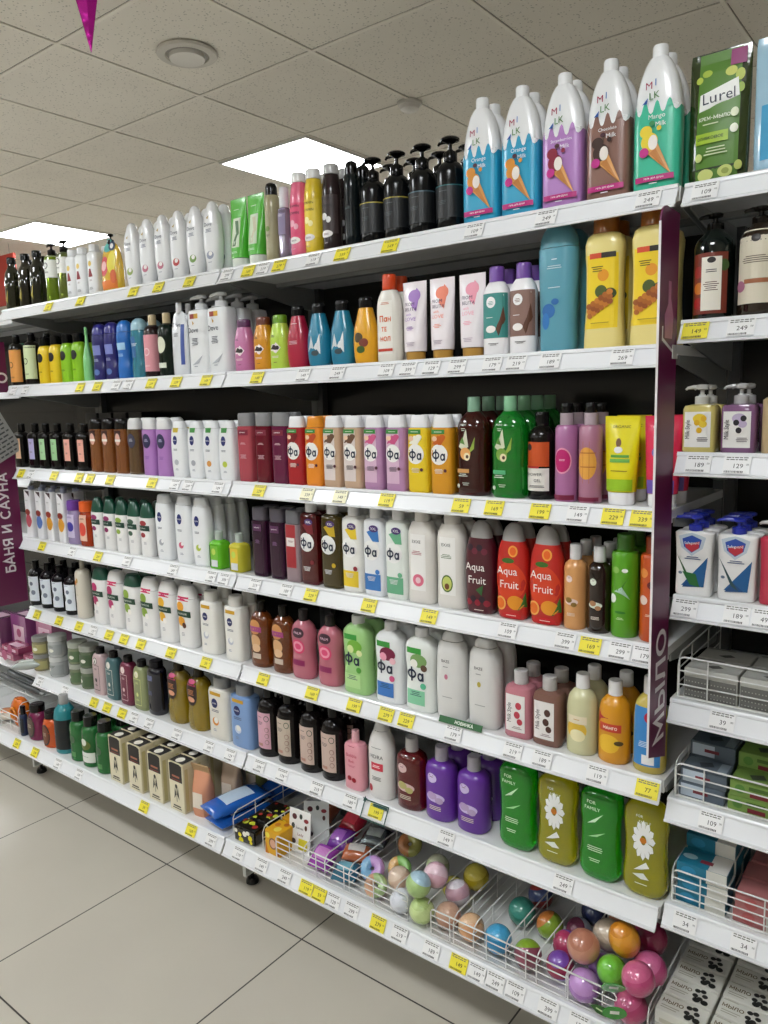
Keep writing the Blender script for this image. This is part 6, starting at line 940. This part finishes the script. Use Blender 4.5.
for i, (k, x, y, z, r, c1, c2, d) in enumerate(BOMBS):
    side = 'second wire basket' if x > .72 else 'first wire basket'
    ro = random.Random(i); rot = (ro.uniform(-.5, .9), ro.uniform(-.6, .6), ro.uniform(0, 6))
    r *= .93; t = thing('bath_bomb', d+', '+side, 'bath bomb', (x, y, z), rot, 'bath bombs in the wire baskets')
    mb = MB()
    if k == 'donut':
        mb.m(mat(c1, 'ww')); torus_mb(mb, r*.58, r*.44); t.rotation_euler = (.72, .32, .1)
        body = link('ball', mb.mesh('ring', True), t); body.name = 'ring'
        m2 = MB().m(mat(c2, 'ww')); rg = []
        for q in range(9):
            a = math.pi*.75+q*math.pi*.9/8; rg.append([((r*.58+r*.448*math.cos(b))*math.cos(a), (r*.58+r*.448*math.cos(b))*math.sin(a), r*.448*math.sin(b)) for b in [2*math.pi*j/12 for j in range(12)]])
        link('colour_band', m2.rings(rg).mesh('band', True), t)
    else:
        mb.m(mat(c1, 'ww')); sphere_mb(mb, r, 22, 1.25 if k == 'egg' else 1)
        link('ball', mb.mesh('ball', True), t)
        m2 = MB().m(mat(c2, 'ww')); z0 = r*(.3 if i % 3 else -.15)
        pr = []
        for q in range(7):
            a = (.5 if i % 3 else -.1)+q*.14; fz = 1.25 if k == 'egg' else 1
            if a > 1.5: a = 1.5
            pr.append((r*1.006*math.cos(a), r*1.006*fz*math.sin(a)))
        if i % 3: pr.append((.0004, r*1.006*(1.25 if k == 'egg' else 1)))
        link('colour_patch', m2.lathe(pr, n=22).mesh('patch', True), t)
for i, (x, y, z, rx, lab) in enumerate([(1.2, -.125, .285, .5, 'upper green round tag on the pink bath bombs'), (1.205, -.13, .235, .3, 'lower green round tag on the pink bath bombs')]):
    t = thing('product_tag', lab, 'tag', (x, y, z), (rx, 0, .5)); mb = MB().m(mat('#2c9c28', 'w'))
    mb.rings([[(.024*math.cos(a), q, .019*math.sin(a)) for a in [2*math.pi*j/24 for j in range(24)]] for q in (0, .0015)]); link('disc', mb.mesh('disc'), t)
    w = MB().m(mat('#e8eee4', 'l')); w.keep = True
    w.add([(-.009, -.0005, -.002), (.009, -.0005, -.002), (.009, -.0005, .008), (-.009, -.0005, .008)], [(0, 1, 2, 3)]); link('barcode_sticker', w.mesh('sticker'), t)
t = thing('product_tag', 'green leaf shaped tag on the second basket front', 'tag', (1.165, -.098, .197), (-.1, .35, .2)); mb = MB().m(mat('#2c5c24', 'l'))
mb.rings([[(u, q, v) for u, v in ((-.024, -.002), (-.012, .008), (.004, .011), (.024, .004), (.012, -.007), (-.006, -.009))] for q in (0, .001)]); link('leaf', mb.mesh('leaf'), t)
w = MB().m(mat('#c8e0a8', 'l')).box(-.012, -.0006, -.001, .012, -.0002, .002); link('print', w.mesh('print'), t)

# ------------------------------------------------------------------ packs and boxes
def pillow(mb, w, d, h, fold=.012):
    "soft sealed pack: long in y, crimped at both ends"
    rg = []
    for k in range(13):
        v = k/12; y = (v-.5)*d; e = min(1, math.sin(math.pi*min(max(v, .0), 1))**.45 if 0 < v < 1 else 0); hh = max(.0012, h/2*e); ww = w/2*(1 if .06 < v < .94 else 1.02)
        rg.append([(ww*sgp(math.cos(a), .75), y, hh*sgp(math.sin(a), .9)) for a in [2*math.pi*j/20 for j in range(20)]])
    return mb.rings(rg)
def pack(name, lab, loc, size, rot, c, c2, cat='pack', text=None, tc='#ffffff', grp=None, kind='w'):
    t = thing(name, lab, cat, loc, rot, grp)
    link('wrapper', pillow(MB().m(mat(c, kind)), *size).mesh('wrapper', True, 60), t)
    w, d, h = size; m2 = MB().m(mat(c2, 'ww')); n = 6; vs = []
    for j in range(n+1):
        for i in range(n+1):
            u = -.62+1.24*i/n; v = .25+.5*j/n; e = math.sin(math.pi*v)**.45
            uu = u*(1-.15*abs(v-.5)); zz = h/2*e*(max(0, 1-abs(uu)**(1/.75*1.0)*1.0))**.45+.0009
            zz = h/2*e*sgp(math.sin(math.acos(min(1, abs(uu)**(1/.75)))), .9)+.001
            vs.append((w/2*uu, (v-.5)*d, zz))
    m2.add(vs, [(j*(n+1)+i, j*(n+1)+i+1, (j+1)*(n+1)+i+1, (j+1)*(n+1)+i) for j in range(n) for i in range(n)])
    if text:
        m2.m(mat(tc, 'l')); flat_text(m2, text, w*.28, lambda a, b: (a, b, h/2+.002), HP)
    link('label', m2.mesh('label', True), t); return t
pack('wet_wipes_pack', 'lower blue wet wipes pack on the bottom shelf corner', (-.055, -.0, .2), (.095, .19, .038), (0, 0, -.12), '#1c5cb4', '#e8eef4')
pack('wet_wipes_pack', 'upper blue wet wipes pack with white oval', (-.06, -.005, .238), (.098, .2, .042), (.03, .04, -.2), '#1c60bc', '#c8dcf0')
pack('wet_wipes_pack', 'rear blue wet wipes pack beside the wire divider', (-.04, .19, .215), (.1, .17, .06), (.1, 0, -.1), '#1450a8', '#a8c4e0')
for i, (y, z) in enumerate([(-.065, .2035), (-.005, .2035), (.055, .2035)]):
    t = thing('candy_soap_pack', ['front', 'middle', 'rear'][i]+' black pack with yellow dots beside wire divider', 'soap pack', (.068, y, z), (0, 0, .08), 'black and yellow dotted packs')
    link('wrapper', MB().m(mat('#16140f', 'w')).box(-.042, -.027, -.0225, .042, .027, .0225).mesh('wrapper', True, 30, .004), t)
    dm = MB(); rr = random.Random(i+3); dm.keep = True
    for k in range(14):
        cx, cz = rr.uniform(-.034, .034), rr.uniform(-.016, .016); r = rr.uniform(.005, .01); dm.m(mat(['#e8d81c', '#d0d83c', '#e8e4d8', '#a83028'][k % 4], 'l'))
        if k % 2: dm.add([(cx+r*math.cos(a), max(-.024, min(.024, cz*1.4+r*math.sin(a))), .0231) for a in [2*math.pi*j/14 for j in range(14)]], [tuple(range(14))])
        else: dm.add([(cx+r*math.cos(a), -.0276, max(-.019, min(.019, cz+r*math.sin(a)))) for a in [2*math.pi*j/14 for j in range(14)]], [tuple(range(14))])
    link('label', dm.mesh('dots'), t)
def carton(name, lab, loc, size, c, rot=None, grp=None, cat='carton', art=None, top=None, kind='l', bev=.0015):
    w, d, h = size; t = thing(name, lab, cat, loc, rot, grp)
    link('box', MB().m(mat(c, kind)).box(-w/2, -d/2, 0, w/2, d/2, h).mesh('box', False, 30, bev), t)
    if art:
        mb = MB(); mb.keep = True
        for e in art:
            F = e[0]; q = .0003+.00012*min(art.index(e), 12)
            pl = {'F': lambda a, b: (a*w/2, -d/2-q, b*h), 'T': lambda a, b: (a*w/2, (b-.5)*d, h+q), 'S': lambda a, b: (w/2+q, (a)*d/2, b*h)}[F]
            mb.m(mat(e[-1], 'l'))
            if e[1] == 'r': mb.add([pl(e[2], e[3]), pl(e[4], e[3]), pl(e[4], e[5]), pl(e[2], e[5])], [(0, 1, 2, 3)])
            elif e[1] == 'e':
                sc = {'F': w/2/h, 'T': w/2/d, 'S': d/2/h}[F]
                mb.add([pl(e[2]+e[4]*math.cos(a), e[3]+e[5]*math.sin(a)*sc) for a in [2*math.pi*j/18 for j in range(18)]], [tuple(range(18))])
            elif e[1] == 'p': mb.add([pl(*p_) for p_ in e[2]], [tuple(range(len(e[2])))])
            elif e[1] == 't':
                sc = {'F': w/2/h, 'T': w/2/d, 'S': d/2/h}[F]; flat_text(mb, e[2], e[5], lambda a, b: pl(e[3]+a, e[4]+b*sc))
        link('label', mb.mesh('print'), t)
    return t
PLANT = [('F', 'r', -.92, .02, .92, .98, '#e4dcc0'), ('F', 'p', [(-.85, .62), (.85, .62), (.85, .96), (.5, .99), (-.5, .99), (-.85, .96)], '#1a1412'), ('F', 'r', -.5, .7, .5, .74, '#a86850'), ('F', 'r', -.6, .64, .6, .66, '#7a3028'), ('F', 'r', -.03, .2, .03, .5, '#2c2c24'), ('F', 'p', [(-.35, .25), (-.05, .35), (-.2, .5)], '#33332a'), ('F', 'p', [(.35, .25), (.05, .35), (.22, .52)], '#33332a'), ('F', 'e', 0, .52, .16, .2, '#33332a'), ('F', 'r', -.5, .1, .5, .13, '#4a4438'), ('F', 'r', -.6, .06, .6, .08, '#4a4438'),
  ('T', 'p', [(-.9, .05), (.9, .05), (.9, .95), (-.9, .95)], '#191413'), ('T', 'e', .0, .42, .42, .42, '#ece8dc'), ('S', 'r', -.8, .05, -.3, .9, '#c8bc88'), ('S', 'r', -.2, .05, .8, .9, '#d8cfae')]
for ci, cx in enumerate((-.582, -.470, -.358, -.246)):
    for ri in range(4):
        hgt = .165
        carton('herbal_soap_carton', '%s cream carton with black top, %s column from the green bottles' % (['front', 'second', 'third', 'rear'][ri], ORD[ci]), (cx-.004*ri, -.064+ri*.055, .1785), (.074, .051, hgt), '#ddd4b4', grp='cream cartons on the bottom shelf', art=PLANT)
for i, (x, y, c, lab) in enumerate([(-.168, -.045, '#d89878', 'salmon pink paper pouch with folded kraft top'), (-.142, .05, '#c0a890', 'beige paper pouch behind the salmon pouch'), (-.125, .14, '#7c8448', 'green paper pouch behind the beige pouch')]):
    t = thing('paper_pouch', lab, 'pouch', (x, y, .1785), (0, 0, .15)); rg = []
    for (q, w, d) in ((0, .032, .026), (.02, .034, .03), (.09, .034, .026), (.125, .034, .012), (.15, .034, .002), (.158, .034, .0015)):
        rg.append([(w*sgp(math.cos(a), .6), d*sgp(math.sin(a), .8), q) for a in [2*math.pi*j/20 for j in range(20)]])
    link('bag', MB().m(mat(c, 'pp')).rings(rg).mesh('bag', True, 50), t)
    link('folded_top', MB().m(mat('#b89870', 'pp')).obox((0, -.006, .152), (.072, .004, .034), Matrix.Rotation(.35, 3, 'X')).mesh('top', bevel=.001), t)
    l = MB().m(mat('#e8dccc', 'l')); l.keep = True; l.add([(-.02, -.0305, .03), (.02, -.0305, .03), (.02, -.0285, .08), (-.02, -.0285, .08)], [(0, 1, 2, 3)]); link('label', l.mesh('label'), t)
YB = [('F', 'e', .1, .5, .55, .6, '#8a5a3c'), ('F', 'e', .1, .5, .4, .45, '#d8a890'), ('F', 'p', [(-1, 0), (-.5, 0), (-.9, .5)], '#c87818'), ('F', 'e', -.6, .8, .3, .3, '#f0e050'), ('F', 'e', .7, .15, .25, .25, '#b86018'), ('T', 'e', .2, .3, .4, .4, '#f0d860'), ('T', 'e', -.4, .6, .3, .3, '#c87828'), ('T', 'e', .4, .8, .3, .3, '#b86820')]
carton('hand_cream_box', 'yellow carton with round fruit picture in the wire divider', (.178, -.052, .1785), (.058, .062, .072), '#e0a81c', art=YB)
carton('hand_cream_box', 'yellow carton behind the fruit picture carton', (.174, .02, .1785), (.058, .06, .072), '#d89c18', art=YB)
LIPS = [('F', 'e', -.5, .82, .22, .22, '#58242c'), ('F', 'e', .1, .85, .14, .2, '#2c3a34'), ('F', 'e', .6, .78, .22, .16, '#8c2c34'), ('F', 'e', -.6, .6, .16, .22, '#3c4440'), ('F', 't', 'Sweet', .0, .58, .3, '#33242a'), ('F', 't', 'Lady', .1, .42, .3, '#8c3038'), ('F', 'r', -.05, .08, .8, .34, '#d8cc30'), ('F', 'e', -.5, .25, .2, .2, '#3a2c30'), ('F', 'e', .6, .62, .12, .2, '#5a3a30')]
carton('mask_card', 'white card reading Sweet Lady with small beauty pictures', (.232, -.03, .1795), (.078, .004, .125), '#eeeeec', rot=(-.12, 0, .08), art=LIPS, cat='card', bev=.0006)
carton('mask_card', 'pale card with beauty pictures behind the Sweet Lady card', (.247, .03, .1795), (.074, .004, .13), '#dfe4e0', rot=(-.1, 0, .55), art=LIPS[:4]+LIPS[-2:], cat='card', bev=.0006)
carton('mask_card', 'grey shaded card with beauty pictures at basket rear', (.25, .2, .1795), (.11, .004, .14), '#7c8480', rot=(-.05, 0, .1), art=LIPS[:4]+LIPS[-2:], cat='card', bev=.0006)
pack('gift_pack', 'salmon wrapped pack behind the Sweet Lady card', (.19, .12, .21), (.07, .09, .055), (.3, 0, 0), '#b86850', '#d89078')
pack('gift_pack', 'purple wrapped gift pack at the basket front', (.343, -.045, .212), (.066, .07, .055), (.5, .1, .15), '#a040b0', '#c880c8')
pack('gift_pack', 'violet wrapped gift pack behind the purple one', (.342, .03, .228), (.066, .07, .05), (.4, -.1, .1), '#6c3090', '#9050a8')
pack('gift_pack', 'red wrapped gift pack with hearts', (.335, .1, .25), (.07, .085, .05), (.5, 0, 0), '#a81830', '#d83c50')
pack('gift_pack', 'dark red wrapped gift pack behind the red one', (.345, .2, .265), (.07, .09, .06), (.3, 0, .2), '#7c1428', '#a82438')
pack('gift_pack', 'orange wrapped soap with clear film top', (.425, .0, .232), (.075, .06, .045), (.1, .1, .5), '#b0603c', '#c8c4c0')
pack('gift_pack', 'silver film wrapped soap behind the orange one', (.425, .085, .235), (.075, .075, .045), (.1, 0, .3), '#7c8688', '#b0b8b8', kind='f')
pack('gift_pack', 'teal blue wrapped soap at the basket front', (.43, -.052, .205), (.07, .06, .05), (.2, 0, .4), '#2c6c88', '#70b0c4')

# soap cartons of the right bay
MY = [('T', 't', 'МЫЛО', -.45, .62, .3, '#6a5a34'), ('T', 'r', -.85, .34, -.1, .38, '#a8a490'), ('T', 'r', -.85, .22, -.2, .26, '#a8a490'), ('T', 'r', -.9, .9, -.3, .93, '#b8b4a4')]+[('T', 'e', .35+.2*math.cos(a), .55+.24*math.sin(a), .12, .12, '#2c2c2a') for a in (0, 1.2, 2.4, 3.7, 5)]+[('T', 'e', .28, .2, .15, .15, '#262624'), ('T', 'e', .62, .2, .15, .15, '#262624'), ('T', 'e', .35, .55, .06, .06, '#dcdcd4'), ('F', 'r', -.8, .2, .2, .5, '#c4c0b0'), ('F', 't', 'МЫЛО', .3, .5, .22, '#6a5a34')]
for ci in range(5):
    for ri in range(6):
        for li in range(2):
            pass
            carton('soap_carton', '%s white soap carton reading МЫЛО, %s column, row %s' % (['lower', 'upper'][li], ORD[ci], NUM[ri+1]), (1.3135+ci*.1, -.047+ri*.057, .1785+li*.031), (.094, .0535, .03), '#dcdbd2', grp='white soap cartons at the base of the right bay', art=MY)
def soap_stack(x0, cols, z, rows, layers, size, art, c, what, shelf):
    w, d, h = size
    for ci in range(cols):
        for ri in range(rows):
            for li in range(layers[ri]):
                carton('soap_bar_box', '%s, %s layer, %s row, %s column in the %s' % (what, ORD[li], ORD[ri], ORD[ci], shelf), (x0+w/2+ci*(w+.004)+(.003*((ri+li) % 2)), .035+d/2+ri*(d+.004), z+.0008+li*(h+.0006)), size, c, rot=(0, 0, .015*((li+ri) % 3-1)), grp=what+'es in the '+shelf, art=art)
STIP = [('F', 'r', -.97, .04, .97, .72, '#6c6c68')]+[('F', 'e', -.9+.12*i, .12+.15*j, .025, .025, '#b0b0a8') for i in range(16) for j in range(4)]+[('T', 'p', [(-.3, .3), (.1, .5), (.35, .35), (0, .2)], '#4c4c48'), ('T', 'r', -.9, .8, .2, .88, '#8a8a84')]
soap_stack(1.272, 4, ZC[4], 2, [1, 1], (.1, .075, .062), STIP, '#c4c4be', 'grey speckled soap box', 'fifth wire basket')
BL = [('F', 'r', -.9, .1, .1, .9, '#b8c4d0'), ('F', 'r', -.35, .38, .3, .6, '#7c2c38'), ('T', 'p', [(-.2, .3), (.3, .5), (.1, .8), (-.4, .6)], '#2c343c'), ('T', 'r', .5, .1, .9, .9, '#8c98a4')]
GN = [('F', 'e', -.6, .5, .2, .2, '#5c8c3c'), ('F', 'r', -.25, .55, .5, .78, '#4c6c2c'), ('F', 'r', -.2, .1, .5, .38, '#7c2430'), ('T', 'p', [(-.2, .3), (.3, .5), (.1, .8), (-.4, .6)], '#3c4438'), ('T', 'r', .5, .1, .9, .9, '#a8c080')]
soap_stack(1.268, 1, ZC[5], 4, [2, 3, 3, 3], (.088, .06, .031), BL, '#5c6874', 'pale blue soap box', 'sixth shelf basket')
soap_stack(1.362, 3, ZC[5], 4, [2, 3, 4, 3], (.092, .06, .031), GN, '#7c9c4c', 'green soap box', 'sixth shelf basket')
TL = [('F', 'r', .2, .0, 1, 1, '#d4d4cc'), ('T', 'r', .25, .0, 1, 1, '#d8d6d0'), ('T', 'r', -.15, .3, .35, .5, '#8c2438'), ('T', 'e', -.6, .5, .3, .2, '#a8ccd8'), ('F', 'e', -.5, .5, .3, .2, '#2c88b0')]
PK = [('F', 'r', .25, .0, 1, 1, '#ccc8c0'), ('T', 'r', .25, .0, 1, 1, '#d0ccc4'), ('F', 'e', -.4, .5, .25, .25, '#b05c5c')]
soap_stack(1.268, 1, ZC[6], 3, [3, 4, 4], (.098, .062, .029), TL, '#1f7490', 'teal and white soap box', 'seventh shelf basket')
soap_stack(1.380, 3, ZC[6], 3, [2, 2, 2], (.098, .062, .031), PK, '#b07070', 'pink and white soap box', 'seventh shelf basket')

# ------------------------------------------------------------------ goods left of the left bay
for i, (x, y, z, s, c, lab) in enumerate([(-1.60, .16, .4078, (.13, .09, .16), '#8c4a80', 'tall purple gift box under the bath sign'), (-1.44, .19, .4078, (.13, .09, .17), '#b87898', 'tall pink gift box beside the stacked jars'), (-1.55, .06, .4078, (.15, .08, .03), '#a85a78', 'flat rosy pack in front of purple gift box'), (-1.38, .09, .4078, (.14, .08, .028), '#b46c84', 'flat pink pack in front of pink gift box'), (-1.52, .065, .4385, (.14, .07, .025), '#983c60', 'upper dark pink pack on the flat rosy pack'), (-1.75, .12, .4078, (.14, .1, .14), '#7c4870', 'plum gift box behind the bath sign')]):
    carton('gift_box', lab, (x, y, z), s, c, art=[('F', 'r', -.7, .2, .7, .7, '#d8b8c8'), ('T', 'r', -.6, .2, .6, .7, '#d0b4c4'), ('F', 'e', 0, .5, .3, .3, '#a84c74')], kind='w')
for i, (x, y, z, s, r, c, c2, lab) in enumerate([(-1.315, .0+.0, .432, (.05, .12, .04), (.1, 0, -.9), '#a8b0ac', '#e0e8e4', 'silver sponge pack with yellow corner by the stacked jars'), (-1.45, -.03, .2, (.1, .14, .035), (0, 0, -.9), '#d8d0c0', '#d88040', 'orange striped sponge pack at basket edge')]):
    pack('sponge_pack', lab, (x, y, z+.0), s, r, c, c2)
t = thing('sponge_pack', 'orange net bath sponge with ring shaped folds on bottom shelf', 'sponge', (-1.335, -.035, .1785)); rg = []
for q in range(13):
    v = q/12; r = .052*math.sin(math.pi*(.12+.8*v))**.5; rg.append([(r*(1+.07*math.cos(9*a+q))*math.cos(a)*1.15, r*(1+.07*math.cos(9*a+q))*math.sin(a)*.6, .002+v*.115) for a in [2*math.pi*j/36 for j in range(36)]])
link('sponge', MB().m(mat('#d86c18', 's')).rings(rg).mesh('sponge', True, 60), t)
mb = MB().m(mat('#e88c30', 's')); rg = []
for i in range(18):
    a = 2*math.pi*i/18; rg.append([((.02+.006*math.cos(b))*math.cos(a), -.034+.006*math.sin(b), .065+(.02+.006*math.cos(b))*math.sin(a)) for b in [2*math.pi*j/8 for j in range(8)]])
rg.append(rg[0]); link('hanging_loop', mb.rings(rg, False).mesh('loop', True), t)
for i in range(6):
    t = thing('bath_brush', '%s dark ribbed bath brush handle above the orange sponge' % ORD[i], 'brush', (-1.42, .02+i*.036, .318+.002*i), (0, .12, .1), 'dark brush handles left of the left bay')
    link('handle', MB().m(mat('#3c4042', 'p')).tube([(-.16, 0, 0), (-.15, 0, 0), (.1, 0, 0), (.13, 0, 0)], [.008, .012, .012, .007], 10).mesh('handle', True), t)
    link('end_cap', MB().m(mat('#8a8c8a', 'p')).tube([(.128, 0, 0), (.15, 0, 0)], [.009, .008], 10).mesh('cap', True), t)
bk = thing('wire_basket', 'white wire basket holding dark brushes left of the left bay', 'wire basket'); front_fence(bk, -1.62, -1.264, -.085, ZB, .07, 3, .08)
for x in (-1.62, -1.2655): divider(bk, x, -.08, .34, ZB, .12)
mb = MB().m(WIRE)
for y in (.0, .22): wire(mb, [(-1.62, y, .2975), (-1.2655, y, .2975)], .002)
link('cross_wire', mb.mesh('cross_wire', True), bk)
carton('gift_box', 'teal box at the far end of the second shelf', (-1.36, .14, 1.5528), (.1, .09, .17), '#4c8470', kind='w')
pack('plastic_bag', 'crumpled clear grey bag lying behind the yellow bottles', (-.93, .27, 1.595), (.2, .22, .085), (0, 0, 1.3), '#5c605e', '#8c908c', kind='f')
for i in range(4):
    carton('gift_box', '%s dark box standing behind the black bottles, left bay third shelf' % ORD[i], (-1.15+i*.1, .3, 1.2418), (.085, .06, .2), '#1c1a1a', grp='dark boxes at the back of the third shelf')

# ------------------------------------------------------------------ hanging things
t = thing('foil_pennant', 'magenta foil pennant hanging point down from the ceiling', 'pennant', (.4796, -.6776, 2.056), (0, 0, .65))
mb = MB().m(mat('#b01c8c', 'f')); rg = [[(0, 0, 0), (.0006, 0, 0), (.0006, .0006, 0), (0, .0006, 0)]]
for z, w, o in ((.09, .021, .0), (.25, .055, -.01), (.45, .1, -.02)): rg.append([(-w+o, .0, z), (w*.1+o, -w*.45, z), (w*.9+o, .0, z), (w*.1+o, w*.5, z)])
mb.rings(rg); link('foil', mb.mesh('foil'), t)
link('string', MB().m(mat('#d0d0d0', 'p')).tube([(-.02, 0, .45), (-.02, 0, CEIL-2.056)], .001, 5).mesh('string'), t)
t = thing('hanging_banner', 'plain red banner hanging far behind the dark olive bottles', 'banner', (-4.5, 1.5, 2.24))
link('cloth', MB().m(mat('#b03a2c', 'pp')).box(-.6, -.01, 0, .52, .01, .36).mesh('cloth', bevel=.003), t)
for x in (-.5, .45): link('string', MB().m(mat('#909090', 'p')).tube([(x, 0, .36), (x, 0, CEIL-2.24)], .0015, 5).mesh('string'), t)
